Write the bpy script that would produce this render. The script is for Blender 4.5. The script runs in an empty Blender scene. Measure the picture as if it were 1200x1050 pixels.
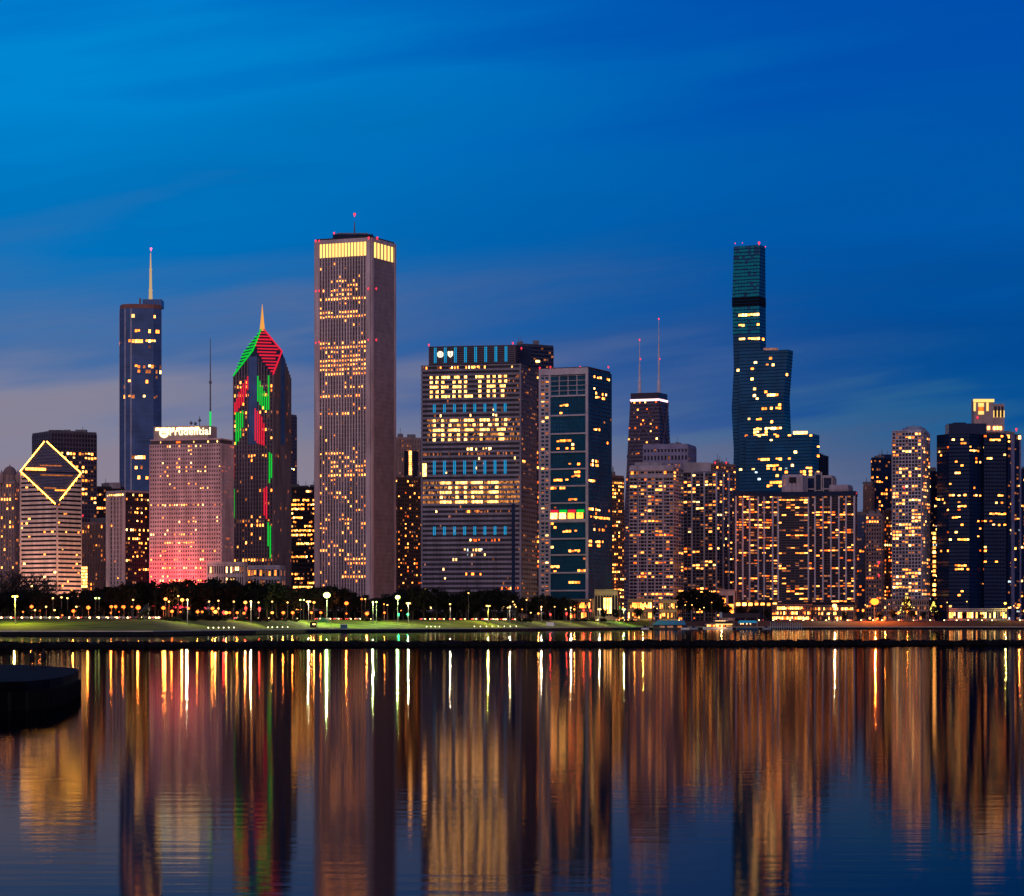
import bpy, math, random
from mathutils import Vector
R = random.Random(7)
S = bpy.context.scene
COL = S.collection
# ------------------------------------------------------------------ camera
W_, H_, F, HOR, CH = 1200.0, 1050.0, 3250.0, 730.0, 6.0
cam = bpy.data.cameras.new('camera'); co = bpy.data.objects.new('camera', cam); COL.objects.link(co)
co.location = (0, 0, CH); co.rotation_euler = (math.pi/2, 0, 0)
cam.sensor_fit = 'HORIZONTAL'; cam.sensor_width = 36; cam.lens = 36*F/W_
cam.shift_y = (HOR-H_/2)/W_; cam.clip_start = 1; cam.clip_end = 90000
S.camera = co
S.view_settings.view_transform = 'Standard'; S.view_settings.look = 'None'
S.view_settings.exposure = 0; S.view_settings.gamma = 1
S.cycles.use_denoising = True
S.cycles.max_bounces = 5; S.cycles.diffuse_bounces = 2; S.cycles.glossy_bounces = 4
S.cycles.sample_clamp_indirect = 6; S.cycles.caustics_reflective = True
S.cycles.use_light_tree = True
# ------------------------------------------------------------------ sky
def lin(c):
    return tuple(((v/255)/12.92 if v <= 10 else ((v/255+.055)/1.055)**2.4) for v in c)
wd = bpy.data.worlds.new('World'); S.world = wd; wd.use_nodes = True
nt = wd.node_tree; N = nt.nodes; L = nt.links; N.clear()
def nd(t, **k):
    n = N.new(t)
    for a, v in k.items(): setattr(n, a, v)
    return n
def mth(op, a, b=None, c=None):
    n = nd('ShaderNodeMath', operation=op)
    for i, v in enumerate((a, b, c)):
        if v is None: continue
        if isinstance(v, (int, float)): n.inputs[i].default_value = v
        else: L.new(v, n.inputs[i])
    return n.outputs[0]
def ramp(fac, stops):
    n = nd('ShaderNodeValToRGB'); cr = n.color_ramp
    while len(cr.elements) < len(stops): cr.elements.new(.5)
    for e, (p, c) in zip(cr.elements, stops):
        e.position = p; e.color = (*c, 1)
    L.new(fac, n.inputs[0]); return n.outputs[0]
def mixc(f, a, b):
    n = nd('ShaderNodeMix', data_type='RGBA')
    for s, v in ((0, f), (6, a), (7, b)):
        if isinstance(v, (int, float)): n.inputs[s].default_value = v
        elif isinstance(v, tuple): n.inputs[s].default_value = (*v, 1)
        else: L.new(v, n.inputs[s])
    return n.outputs[2]
tc = nd('ShaderNodeTexCoord'); sp = nd('ShaderNodeSeparateXYZ'); L.new(tc.outputs['Generated'], sp.inputs[0])
X, Y, Z = sp.outputs
ay = mth('MAXIMUM', mth('ABSOLUTE', Y), .12)
az = mth('DIVIDE', X, ay); el = mth('MAXIMUM', mth('DIVIDE', Z, ay), 0.0)
cv = nd('ShaderNodeCombineXYZ'); L.new(mth('MULTIPLY', az, 7.0), cv.inputs[0])
L.new(mth('ADD', mth('MULTIPLY', el, 60.0), mth('MULTIPLY', az, -7.5)), cv.inputs[1])
nz = nd('ShaderNodeTexNoise'); nz.inputs['Scale'].default_value = .75; nz.inputs['Detail'].default_value = 4
nz.inputs['Roughness'].default_value = .5; L.new(cv.outputs[0], nz.inputs['Vector'])
nn = mth('SUBTRACT', nz.outputs[0], .5)
elw = mth('MAXIMUM', mth('ADD', el, mth('MULTIPLY', nn, .10)), 0.0)
e4 = mth('MULTIPLY', elw, 3.0)
def st(l): return [(p*3.0, lin(c)) for p, c in l]
left = ramp(e4, st([(0, (142, 130, 146)), (.055, (138, 130, 148)), (.079, (130, 131, 155)), (.102, (76, 112, 164)), (.123, (38, 112, 178)),
                    (.148, (0, 115, 188)), (.197, (0, 135, 210)), (.225, (0, 120, 202)), (.33, (0, 80, 160))]))
right = ramp(e4, st([(0, (62, 88, 132)), (.052, (44, 86, 134)), (.071, (34, 94, 146)), (.08, (8, 80, 148)), (.1, (2, 74, 148)), (.163, (0, 88, 170)),
                     (.21, (0, 80, 172)), (.24, (0, 76, 172)), (.33, (0, 50, 130))]))
sx = nd('ShaderNodeMapRange', interpolation_type='SMOOTHSTEP'); sx.inputs[1].default_value = -.2; sx.inputs[2].default_value = .16
L.new(mth('ADD', mth('ADD', az, mth('MULTIPLY', nn, .14)), mth('MULTIPLY', mth('SUBTRACT', mth('MINIMUM', el, .078), .078), 3.2)), sx.inputs[0])
front = mixc(sx.outputs[0], left, right)
back = ramp(mth('MAXIMUM', Z, 0.0), [(0, (.15, .125, .20)), (.12, (.10, .12, .25)), (.45, (.04, .12, .36)), (1, (.02, .10, .36))])
sb = nd('ShaderNodeMapRange', interpolation_type='SMOOTHSTEP'); sb.inputs[1].default_value = .35; sb.inputs[2].default_value = -.3
L.new(Y, sb.inputs[0])
skyc = mixc(sb.outputs[0], front, back)
bg = nd('ShaderNodeBackground'); L.new(skyc, bg.inputs[0]); bg.inputs[1].default_value = 1.0
wo = nd('ShaderNodeOutputWorld'); L.new(bg.outputs[0], wo.inputs[0])
# afterglow: one very soft weak pink sun, low behind the camera on the left
sun = bpy.data.lights.new('sun', 'SUN'); sun.energy = 1.5; sun.angle = math.radians(110); sun.color = (1, .66, .58)
so = bpy.data.objects.new('sun', sun); COL.objects.link(so)
so.rotation_euler = (math.radians(76), 0, math.radians(-15))

# ------------------------------------------------------------------ materials
MATS = {}
def mat(name, col, rough=.8, spec=.3, var=.18, scale=.12, metal=0, streak=False):
    if name in MATS: return MATS[name]
    m = bpy.data.materials.new(name); m.use_nodes = True
    t = m.node_tree; b = t.nodes['Principled BSDF']
    b.inputs['Roughness'].default_value = rough; b.inputs['Metallic'].default_value = metal
    b.inputs['Specular IOR Level'].default_value = spec
    tcn = t.nodes.new('ShaderNodeTexCoord'); mp = t.nodes.new('ShaderNodeMapping')
    mp.inputs['Scale'].default_value = (1, 1, .15) if streak else (1, 1, 1)
    n = t.nodes.new('ShaderNodeTexNoise'); n.inputs['Scale'].default_value = scale; n.inputs['Detail'].default_value = 5
    t.links.new(tcn.outputs['Object'], mp.inputs[0]); t.links.new(mp.outputs[0], n.inputs['Vector'])
    r = t.nodes.new('ShaderNodeValToRGB')
    r.color_ramp.elements[0].position = .3; r.color_ramp.elements[1].position = .7
    r.color_ramp.elements[0].color = (*[c*(1-var) for c in col], 1); r.color_ramp.elements[1].color = (*[min(1, c*(1+var)) for c in col], 1)
    t.links.new(n.outputs[0], r.inputs[0]); t.links.new(r.outputs[0], b.inputs['Base Color'])
    MATS[name] = m; return m
def emi(name, col, s, vary='none'):
    key = name+vary
    if key in MATS: return MATS[key]
    m = bpy.data.materials.new(key); m.use_nodes = True; t = m.node_tree; t.nodes.clear()
    e = t.nodes.new('ShaderNodeEmission'); o = t.nodes.new('ShaderNodeOutputMaterial')
    e.inputs[0].default_value = (*col, 1); e.inputs[1].default_value = s
    if vary != 'none' and not name.startswith('lit_pane_t'):
        if vary == 'obj': rnd = t.nodes.new('ShaderNodeObjectInfo').outputs['Random']
        else: rnd = t.nodes.new('ShaderNodeNewGeometry').outputs['Random Per Island']
        mr = t.nodes.new('ShaderNodeMapRange'); mr.inputs[3].default_value = .3*s; mr.inputs[4].default_value = 1.7*s
        t.links.new(rnd, mr.inputs[0]); t.links.new(mr.outputs[0], e.inputs[1])
        # curtains and lamps make a lit window uneven
        tcn = t.nodes.new('ShaderNodeTexCoord'); n = t.nodes.new('ShaderNodeTexNoise'); n.inputs['Scale'].default_value = .45 if vary == 'isl' else 1.6
        t.links.new(tcn.outputs['Object'], n.inputs['Vector'])
        mu = t.nodes.new('ShaderNodeMath'); mu.operation = 'MULTIPLY'
        m2 = t.nodes.new('ShaderNodeMapRange'); m2.inputs[1].default_value = .35; m2.inputs[2].default_value = .65; m2.inputs[3].default_value = .55; m2.inputs[4].default_value = 1.4
        t.links.new(n.outputs[0], m2.inputs[0]); t.links.new(mr.outputs[0], mu.inputs[0]); t.links.new(m2.outputs[0], mu.inputs[1])
        t.links.new(mu.outputs[0], e.inputs[1])
    t.links.new(e.outputs[0], o.inputs[0])
    try: m.cycles.emission_sampling = 'FRONT'
    except Exception: pass
    MATS[key] = m; return m
PANE = {  # key: colour, strength
    'a': ((1, .20, .022), 5.2), 'g': ((1, .29, .045), 6.2), 'w': ((1, .5, .13), 6.5), 'c': ((.72, .9, 1), 1.3), 'd': ((1, .27, .075), .45), 'e': ((1, .34, .075), .62),
    't': ((.012, .19, .30), .36), 'o': ((1, .12, .009), 2.2), 'G': ((1, .36, .07), 9.0), 'L': ((1, .40, .085), 5.5), 'b': ((.02, .42, .85), .9), 'p': ((.9, .36, .26), .3)}
def pm(k, vary): return emi('lit_pane_'+k+'_', *PANE[k], vary)
# glass and walls
GL = lambda n, c, r=.25: mat(n, c, r, .14, .35, .05)
NAVY = GL('navy_glass', (.003, .016, .062)); DARKG = GL('dark_glass', (.016, .016, .03)); PURP = GL('plum_glass', (.03, .024, .05))
TEAL = GL('teal_glass', (.003, .07, .15)); BLUEG = GL('blue_glass', (.05, .105, .25))
STONE = mat('pale_stone', (.42, .31, .29), .85, .2, .3, .16, 0, True); WARMST = mat('warm_stone', (.86, .55, .42), .85, .2, .3, .16, 0, True); GREYC = mat('grey_concrete', (.27, .24, .27), .85, .2, .3, .16, 0, True)
LIGHTC = mat('light_concrete', (.30, .28, .34), .85, .2, .3, .16, 0, True); BROWN = mat('brown_stone', (.17, .11, .105)); DARKW = mat('dark_cladding', (.04, .032, .045), .9, .1)
MAUVE = mat('mauve_granite', (.16, .115, .135), .85, .2, .3, .16, 0, True); WHITEW = mat('white_frame', (.42, .39, .45)); DKBLUE = mat('dark_blue_metal', (.012, .022, .06), .8, .12)
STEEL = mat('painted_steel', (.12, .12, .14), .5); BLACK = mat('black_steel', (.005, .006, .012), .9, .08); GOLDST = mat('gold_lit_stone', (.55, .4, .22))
RED = emi('red_beacon', (1, .03, .06), 2.2); 
# ------------------------------------------------------------------ mesh helpers
class MB:
    def __init__(s): s.v = []; s.f = []; s.mi = []; s.cur = 0
    def quad(s, a, b, c, d): 
        n = len(s.v); s.v += [tuple(a), tuple(b), tuple(c), tuple(d)]; s.f.append((n, n+1, n+2, n+3)); s.mi.append(s.cur)
    def hexa(s, p):      # 8 points: bottom ring 0-3 (ccw from above), top ring 4-7
        n = len(s.v); s.v += [tuple(q) for q in p]
        for f in ((3, 2, 1, 0), (4, 5, 6, 7), (0, 1, 5, 4), (1, 2, 6, 5), (2, 3, 7, 6), (3, 0, 4, 7)): s.f.append(tuple(n+i for i in f)); s.mi.append(s.cur)
    def box(s, x0, x1, y0, y1, z0, z1):
        s.hexa([(x0, y0, z0), (x1, y0, z0), (x1, y1, z0), (x0, y1, z0), (x0, y0, z1), (x1, y0, z1), (x1, y1, z1), (x0, y1, z1)])
    def prism(s, poly, z0, z1, poly2=None):   # z may be a list per vertex
        n = len(s.v); k = len(poly); poly2 = poly2 or poly
        z1 = z1 if isinstance(z1, (list, tuple)) else [z1]*k
        s.v += [(p[0], p[1], z0) for p in poly]+[(p[0], p[1], z) for p, z in zip(poly2, z1)]
        s.f.append(tuple(range(n+k-1, n-1, -1))); s.f.append(tuple(range(n+k, n+2*k))); s.mi += [s.cur]*2
        for i in range(k): j = (i+1) % k; s.f.append((n+i, n+j, n+k+j, n+k+i)); s.mi.append(s.cur)
    def tube(s, pts, rad, k=8):
        prev = None
        pts = [Vector(p) for p in pts]; rad = rad if isinstance(rad, (list, tuple)) else [rad]*len(pts)
        n0 = len(s.v)
        for i, p in enumerate(pts):
            d = (pts[min(i+1, len(pts)-1)]-pts[max(i-1, 0)]).normalized()
            a = d.orthogonal().normalized() if prev is None else (prev-d*prev.dot(d)).normalized()
            prev = a; b = d.cross(a)
            for q in range(k):
                t = 2*math.pi*q/k; s.v.append(tuple(p+(a*math.cos(t)+b*math.sin(t))*rad[i]))
        for i in range(len(pts)-1):
            for q in range(k):
                a, b = n0+i*k+q, n0+i*k+(q+1) % k; s.f.append((a, b, b+k, a+k)); s.mi.append(s.cur)
        s.f.append(tuple(n0+q for q in range(k-1, -1, -1))); e = n0+(len(pts)-1)*k; s.f.append(tuple(e+q for q in range(k))); s.mi += [s.cur]*2
    def ball(s, c, r, sz=1.0, k=8, m=5):
        n0 = len(s.v)
        for i in range(m+1):
            t = math.pi*i/m
            for q in range(k):
                a = 2*math.pi*q/k; s.v.append((c[0]+r*math.sin(t)*math.cos(a), c[1]+r*math.sin(t)*math.sin(a), c[2]+r*sz*math.cos(t)))
        for i in range(m):
            for q in range(k):
                a, b = n0+i*k+q, n0+i*k+(q+1) % k; s.f.append((a, a+k, b+k, b)); s.mi.append(s.cur)
    def build(s, name, m, parent=None, smooth=False):
        me = bpy.data.meshes.new(name); me.from_pydata(s.v, [], s.f)
        ms = m if isinstance(m, (list, tuple)) else [m]
        for q in ms: me.materials.append(q)
        if len(ms) > 1: me.polygons.foreach_set('material_index', s.mi)
        if smooth: me.polygons.foreach_set('use_smooth', [True]*len(me.polygons))
        me.update(); o = bpy.data.objects.new(name, me); COL.objects.link(o)
        if parent: o.parent = parent
        return o
def tag(o, label, cat, group=None, kind=None):
    if label: o['label'] = label
    if cat: o['category'] = cat
    if group: o['group'] = group
    if kind: o['kind'] = kind
    return o
def empty(name, loc, label, cat, group=None, rz=0):
    o = bpy.data.objects.new(name, None); COL.objects.link(o); o.location = loc; o.rotation_euler = (0, 0, rz); o.empty_display_size = 2
    return tag(o, label, cat, group)
def inst(name, me, parent, loc=(0, 0, 0), rot=(0, 0, 0), sc=(1, 1, 1)):
    o = bpy.data.objects.new(name, me); COL.objects.link(o); o.parent = parent; o.location = loc; o.rotation_euler = rot; o.scale = sc
    return o
def light(parent, loc, power, col, rad=.6, spot=None, rot=None, name='lamp_light'):
    l = bpy.data.lights.new(name, 'SPOT' if spot else 'POINT'); l.energy = power; l.color = col; l.shadow_soft_size = rad
    if spot: l.spot_size = spot; l.spot_blend = .9
    o = bpy.data.objects.new(name, l); COL.objects.link(o); o.parent = parent; o.location = loc
    if rot: o.rotation_euler = rot
    return o
def wx(px, D): return (px-600)/F*D
def wz(py, D): return CH+(HOR-py)/F*D
def ipl(x, tab):
    if x <= tab[0][0]: return tab[0][1]
    for (a, u), (b, v) in zip(tab, tab[1:]):
        if x <= b: return u+(v-u)*(x-a)/(b-a)
    return tab[-1][1]
# shore distance along the picture, ground height behind the shore
SH = [(-400, 1290), (180, 1300), (300, 1500), (360, 1700), (560, 1900), (690, 2320), (760, 2600), (1700, 2780)]
def shore(px): return ipl(px, SH)
GZ = 8.0
def gz(px, D):
    o = D-shore(px)
    return ipl(o, [(0, 2.1), (14, 2.1), (60, 3.6), (120, 6.6), (160, GZ)])
# unit pane quad facing -y, one mesh per colour
PM = {}
def pane_mesh(k):
    if k not in PM:
        b = MB(); b.quad((-.5, 0, -.5), (.5, 0, -.5), (.5, 0, .5), (-.5, 0, .5)); o = b.build('window', pm(k, 'obj')); PM[k] = o.data
        bpy.data.objects.remove(o)
    return PM[k]
BM = {}
def beacon_mesh(r, m):
    if (r, m.name) not in BM:
        b = MB(); b.ball((0, 0, 0), r); b.tube([(0, 0, -r*2), (0, 0, -r*.9)], r*.3, 5); o = b.build('beacon', m, smooth=True); BM[(r, m.name)] = o.data; bpy.data.objects.remove(o)
    return BM[(r, m.name)]

def rect(xa, xb, xc, D, t):
    """footprint with its near corner at pixel column xb, depth D; left end at xa, right end at xc; t = tan of the front's turn"""
    ka, kb, kc = (xa-600)/F, (xb-600)/F, (xc-600)/F
    XB = kb*D; XA = ka*(D+XB*t)/(1+ka*t); XC = kc*(D-XB/t)/(1-kc/t)
    A = Vector((XA, D+(XB-XA)*t)); B = Vector((XB, D)); C = Vector((XC, D+(XC-XB)/t))
    return [A, B, C, A+C-B]

class Bld:
    def __init__(s, name, label, fp, D, base=GZ, cat='skyscraper'):
        s.D = D; s.base = base; s.fp = fp
        c = sum(fp, Vector((0, 0)))/len(fp); s.c = c
        s.root = empty(name, (c.x, c.y, base), label, cat)
        s.P = [p-c for p in fp]; s.win = []; s.fr = {}; s.parts = {}
    def z(s, py): return wz(py, s.D)-s.base
    def pt(s, px, dd=0): return Vector((wx(px, s.D+dd), s.D+dd))-s.c
    def mb(s, part, m):
        k = (part, m.name)
        if k not in s.parts: s.parts[k] = (MB(), m)
        return s.parts[k][0]
    def face(s, i, P=None):
        P = P or s.P; p, q = P[i], P[(i+1) % len(P)]; e = q-p; ln = e.length; e = e/ln
        return p, e, Vector((e.y, -e.x)), ln
    def bar(s, mb, fc, u0, u1, d0, d1, z0, z1):
        p, e, n, ln = fc
        def q(u, d, z): w = p+e*u+n*d; return (w.x, w.y, z)
        mb.hexa([q(u0, d1, z0), q(u1, d1, z0), q(u1, d0, z0), q(u0, d0, z0), q(u0, d1, z1), q(u1, d1, z1), q(u1, d0, z1), q(u0, d0, z1)])
    def core(s, m, z0, z1, P=None, part='wall', P2=None): s.mb(part, m).prism([tuple(p) for p in (P or s.P)], z0, z1, [tuple(p) for p in P2] if P2 else None)
    def window(s, fc, u, z, w, h, k, d=.12):
        p, e, n, ln = fc; c = p+e*u+n*d
        if k not in 'GL': q = R.choice((1, 1, 1, .8, .6)); z += h*(1-q)/2*R.choice((1, 1, -1)); h *= q; w *= R.choice((1, 1, .85))
        s.win.append((c.x, c.y, z, math.atan2(e.y, e.x), w, h, k))
    def fac(s, fc, nx, nzf, z0, z1, m, fs=.35, fp=.2, ds=.5, dp=.7, part='facade_grid', lit=None, keys='aagw', dens=.1, cont=.35, dim=.15, wh=.76, u0=None, u1=None):
        u0 = 0 if u0 is None else u0*fc[3]; u1 = fc[3] if u1 is None else u1*fc[3]
        mb = s.mb(part, m); bw = (u1-u0)/nx; fh = (z1-z0)/nzf
        if ds > 0:
            for j in range(nzf+1):
                a = z0+j*fh-(fh*fs*.5 if j else 0); b = z0+j*fh+(fh*fs*.5 if j < nzf else 0)
                s.bar(mb, fc, u0, u1, 0, ds, a, b)
        if dp > 0:
            for i in range(nx+1):
                a = max(u0, u0+i*bw-bw*fp*.5); b = min(u1, u0+i*bw+bw*fp*.5)
                s.bar(mb, fc, a, b, 0, dp, z0, z1+.07)
        for j in range(nzf):
            r = R.choice((.25, .5, 1, 1, 2.1)); on = False
            for i in range(nx):
                if lit: k = lit(i, j, (i+.5)/nx, z0+(j+.5)*fh)
                else:
                    on = R.random() < (min(.92, dens*r) if not on else min(.95, cont+dens*r*.3)); k = R.choice(keys) if on else (R.choice('dddp') if R.random() < dim else None)
                if k: s.window(fc, u0+(i+.5)*bw, z0+(j+.5)*fh, bw*(1-fp)*.99 if dp > 0 else bw*.96, wh*(fh*(1-fs)*.99 if ds > 0 else fh*.9), k)
    def beacon(s, px, py, r=.9, m=None, dd=0):
        r *= .68
        p = s.pt(px, dd); return inst('beacon', beacon_mesh(r, m or RED), s.root, (p.x, p.y, wz(py, s.D+dd)-s.base))
    def finish(s, keep=100):
        for (part, _), (b, m) in s.parts.items(): b.build(part, m, s.root)
        w = s.win
        w.sort(key=lambda q: -(q[4]*q[5])*(PANE[q[6]][1]*(.6+.8*R.random())))
        for (x, y, z, rz, ww, hh, k) in w[:keep]:
            inst('window', pane_mesh(k), s.root, (x, y, z), (0, 0, rz), (ww, 1, hh))
        if len(w) > keep:
            ks = sorted(set(q[6] for q in w[keep:])); b = MB()
            for (x, y, z, rz, ww, hh, k) in w[keep:]:
                b.cur = ks.index(k); cx, sy = math.cos(rz)*ww/2, math.sin(rz)*ww/2
                b.quad((x-cx, y-sy, z-hh/2), (x+cx, y+sy, z-hh/2), (x+cx, y+sy, z+hh/2), (x-cx, y-sy, z+hh/2))
            o = b.build('window', [pm(k, 'isl') for k in ks], s.root); o['kind'] = 'stuff'
        return s
    def roofbox(s, px0, px1, py0, py1, m, dd=2, dep=14, part='roof_plant'):
        a = s.pt(px0, dd); b = s.pt(px1, dd); s.mb(part, m).box(a.x, b.x, a.y, a.y+dep, s.z(py1), s.z(py0))

# ------------------------------------------------------------------ water, ground, paths
def strip(name, o0, o1, dz, m, px0=-700, px1=1900, step=20, kind='structure', wall=False):
    b = MB(); n = int((px1-px0)/step)+1
    os_ = [o for o in (o0, 14, 60, 120, 160, o1) if o0 <= o <= o1]; os_ = sorted(set(os_))
    for i in range(n):
        px = px0+i*step
        for o in os_:
            D = shore(px)+o; b.v.append((wx(px, D), D, gz(px, D)+dz))
    k = len(os_)
    for i in range(n-1):
        for j in range(k-1): b.f.append((i*k+j, (i+1)*k+j, (i+1)*k+j+1, i*k+j+1)); b.mi.append(0)
    o = b.build(name, m)
    if kind: o['kind'] = kind
    return o
# water material: calm lake, long soft vertical reflections
wm = bpy.data.materials.new('lake_water'); wm.use_nodes = True; t = wm.node_tree; t.nodes.clear()
def wn(ty, **k):
    n = t.nodes.new(ty)
    for a, v in k.items(): n.inputs[a].default_value = v
    return n
tcn = wn('ShaderNodeTexCoord'); mp = wn('ShaderNodeMapping', Scale=(.22, .75, 1)); n1 = wn('ShaderNodeTexNoise', Scale=1.0, Detail=3.0)
t.links.new(tcn.outputs['Object'], mp.inputs[0]); t.links.new(mp.outputs[0], n1.inputs['Vector'])
bp = wn('ShaderNodeBump', Strength=.26, Distance=.03); t.links.new(n1.outputs[0], bp.inputs['Height'])
gl = wn('ShaderNodeBsdfGlossy', Color=(.41, .43, .46, 1), Roughness=.066); gl.distribution = 'BECKMANN'; df = wn('ShaderNodeBsdfDiffuse', Color=(.001, .004, .008, 1))
fr = wn('ShaderNodeFresnel', IOR=1.333); mx = wn('ShaderNodeMixShader'); wo_ = wn('ShaderNodeOutputMaterial')
t.links.new(bp.outputs[0], gl.inputs['Normal']); t.links.new(fr.outputs[0], mx.inputs[0]); t.links.new(df.outputs[0], mx.inputs[1]); t.links.new(gl.outputs[0], mx.inputs[2]); t.links.new(mx.outputs[0], wo_.inputs[0])
b = MB(); b.quad((-9000, -300, 0), (9000, -300, 0), (9000, 3200, 0), (-9000, 3200, 0)); b.build('water', wm)['kind'] = 'structure'
strip('ground', 0, 40000, 0, mat('dark_earth', (.035, .03, .026), .95))
GRASS = mat('grass', (.055, .08, .008), .95, .1, .6, .06)
strip('lawn', 15, 158, .05, GRASS, px1=770)
strip('path', 1.2, 12, .05, mat('pale_paving', (.4, .37, .3), .8), px1=770)
strip('road', 166, 192, .05, mat('asphalt', (.05, .048, .05), .8))
strip('embankment_slope', 16, 158, .06, mat('dark_slope', (.028, .02, .02), .95, .1, .5, .05), px0=775)
# seawall: a concrete wall along the shore
b = MB(); pts = []
for i in range(131):
    px = -700+i*20; D = shore(px); pts.append((wx(px, D), D))
for (x0, y0), (x1, y1) in zip(pts, pts[1:]):
    b.hexa([(x0, y0-1.2, -2), (x1, y1-1.2, -2), (x1, y1, -2), (x0, y0, -2), (x0, y0-1.2, 1.9), (x1, y1-1.2, 1.9), (x1, y1, 1.9), (x0, y0, 1.9)])
sw = empty('seawall', (0, 1290, 0), 'long dark concrete seawall with a pale cap along the far shore', 'seawall')
o = b.build('wall_face', mat('wet_concrete', (.006, .008, .012), .8, .1)); o.parent = sw; o.location = (0, -1290, 0)
b = MB()
for (x0, y0), (x1, y1) in zip(pts, pts[1:]):
    b.hexa([(x0, y0-1.5, 1.903), (x1, y1-1.5, 1.903), (x1, y1+.9, 1.903), (x0, y0+.9, 1.903), (x0, y0-1.5, 2.35), (x1, y1-1.5, 2.35), (x1, y1+.9, 2.35), (x0, y0+.9, 2.35)])
o = b.build('cap', mat('pale_cap', (.5, .46, .38))); o.parent = sw; o.location = (0, -1290, 0)

# ------------------------------------------------------------------ buildings
def gen(name, label, xs, ytop, D, t, core, wall, nzf, n0, n1, fs=.35, fp=.2, ds=.5, dp=.7, keys='aagw', dens=.12, dens1=None, cont=.35, wall1=None, par=2.0, zb=1.0, fin=True, yb=None, style1=None):
    b = Bld(name, label, rect(*xs, D, t), D)
    zt = b.z(ytop)
    b.core(core, 0, zt)
    b.mb('roof', wall).prism([tuple(q*1.004) for q in b.P], zt+.01, zt+par)
    zb_ = zb if yb is None else b.z(yb)
    b.fac(b.face(0), n0, nzf, zb_, zt-.2, wall, fs, fp, ds, dp, keys=keys, dens=dens, cont=cont)
    a = style1 or (fs, fp, ds, dp)
    b.fac(b.face(1), n1, nzf, zb_, zt-.2, wall1 or wall, *a, keys=keys, dens=dens if dens1 is None else dens1, cont=cont, part='facade_grid' if not wall1 else 'side_grid')
    for i in (2, 3):
        b.fac(b.face(i), max(3, n1 if i == 3 else n0), nzf, zb_, zt-.2, wall, fs, fp, ds, dp, dens=.05, keys=keys)
    RU = random.Random(len(name)*7+nzf)
    if nzf > 14:
        for k in range(RU.randint(3, 6)):
            u, v = RU.uniform(.12, .85), RU.uniform(.2, .8); q = b.P[0].lerp(b.P[1], u).lerp(b.P[3].lerp(b.P[2], u), v); w_, h_ = RU.uniform(1.5, 4), RU.uniform(1.5, 4.5)
            m = MB(); m.box(q.x-w_, q.x+w_, q.y-w_, q.y+w_, zt+par+.02, zt+par+h_)
            if RU.random() < .5: m.tube([(q.x, q.y, zt+par+h_), (q.x, q.y, zt+par+h_+RU.uniform(3, 7))], .25, 5)
            m.build('roof_unit', STEEL, b.root)
    if fin: b.finish()
    return b

# 1 domed stone tower
D = 2950
b = gen('domed_tower', 'brown stone tower with a small dome at the far left edge', (-12, 17, 23), 566, D, .45, BROWN, mat('rose_stone', (.3, .19, .175)), 30, 9, 4, .3, .45, .4, .9, keys='gga', dens=.2, fin=False)
c = b.pt(11.5, 14); r = 8.5*D/F; z0 = b.z(566)+2
m = b.mb('drum', mat('rose_stone', (.3, .19, .175))); m.tube([(c.x, c.y, z0), (c.x, c.y, z0+7)], r, 16)
for k in range(12):
    a = k*math.pi/6; m.tube([(c.x+r*1.05*math.cos(a), c.y+r*1.05*math.sin(a), z0), (c.x+r*1.05*math.cos(a), c.y+r*1.05*math.sin(a), z0+7.5)], .8, 6)
m = b.mb('dome', BROWN)
m.tube([(c.x, c.y, z0+7+r*1.25*math.sin(q*math.pi/16)) for q in range(9)]+[(c.x, c.y, z0+7+r*1.5)], [r*math.cos(q*math.pi/16)+.01 for q in range(8)]+[.8, .3], 16)
for px in (2, 21): 
    q = b.pt(px, 6); m = MB(); m.tube([(q.x, q.y, b.z(566)), (q.x, q.y, b.z(556)), (q.x, q.y, b.z(550))], [2.4, 2.2, .1], 8); m.build('turret', mat('rose_stone', (.3, .19, .175)), b.root)
b.finish()

# 2 diamond-topped tower
D = 2520
b = Bld('diamond_tower', 'pale banded tower with a sliced diamond roof outlined in lights', rect(24, 66, 95, D, .69), D)
zA, zB, zC = b.z(551), b.z(592), b.z(553); zD = zA+zC-zB
b.core(DARKG, 0, [zA, zB, zC, zD])
for i, (u, v) in enumerate(((zA, zB), (zB, zC), (zC, zD), (zD, zA))):
    fc = b.face(i); ln = fc[3]; fh = 4.1; n = int(max(u, v)/fh)
    m = b.mb('floor_band', WARMST)
    for j in range(n):
        z = 4+j*fh; top = z+2.3
        lo, hi = 0, ln
        if top > min(u, v):
            x = ln*(top-u)/(v-u)
            if u > v: hi = min(ln, x)
            else: lo = max(0, x)
        if hi-lo > 1: b.bar(m, fc, lo, hi, 0, .7, z, top)
        for k in range(14):
            uu = (k+.5)*ln/14
            if lo < uu < hi-1 and R.random() < .045: b.window(fc, uu, top+.9, ln/14*.9, 1.5, R.choice('ggaw'))
    b.bar(b.mb('corner_post', WARMST), fc, 0, 1.4, 0, .9, 0, u)
DF = [b.face(0), b.face(1)]
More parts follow.
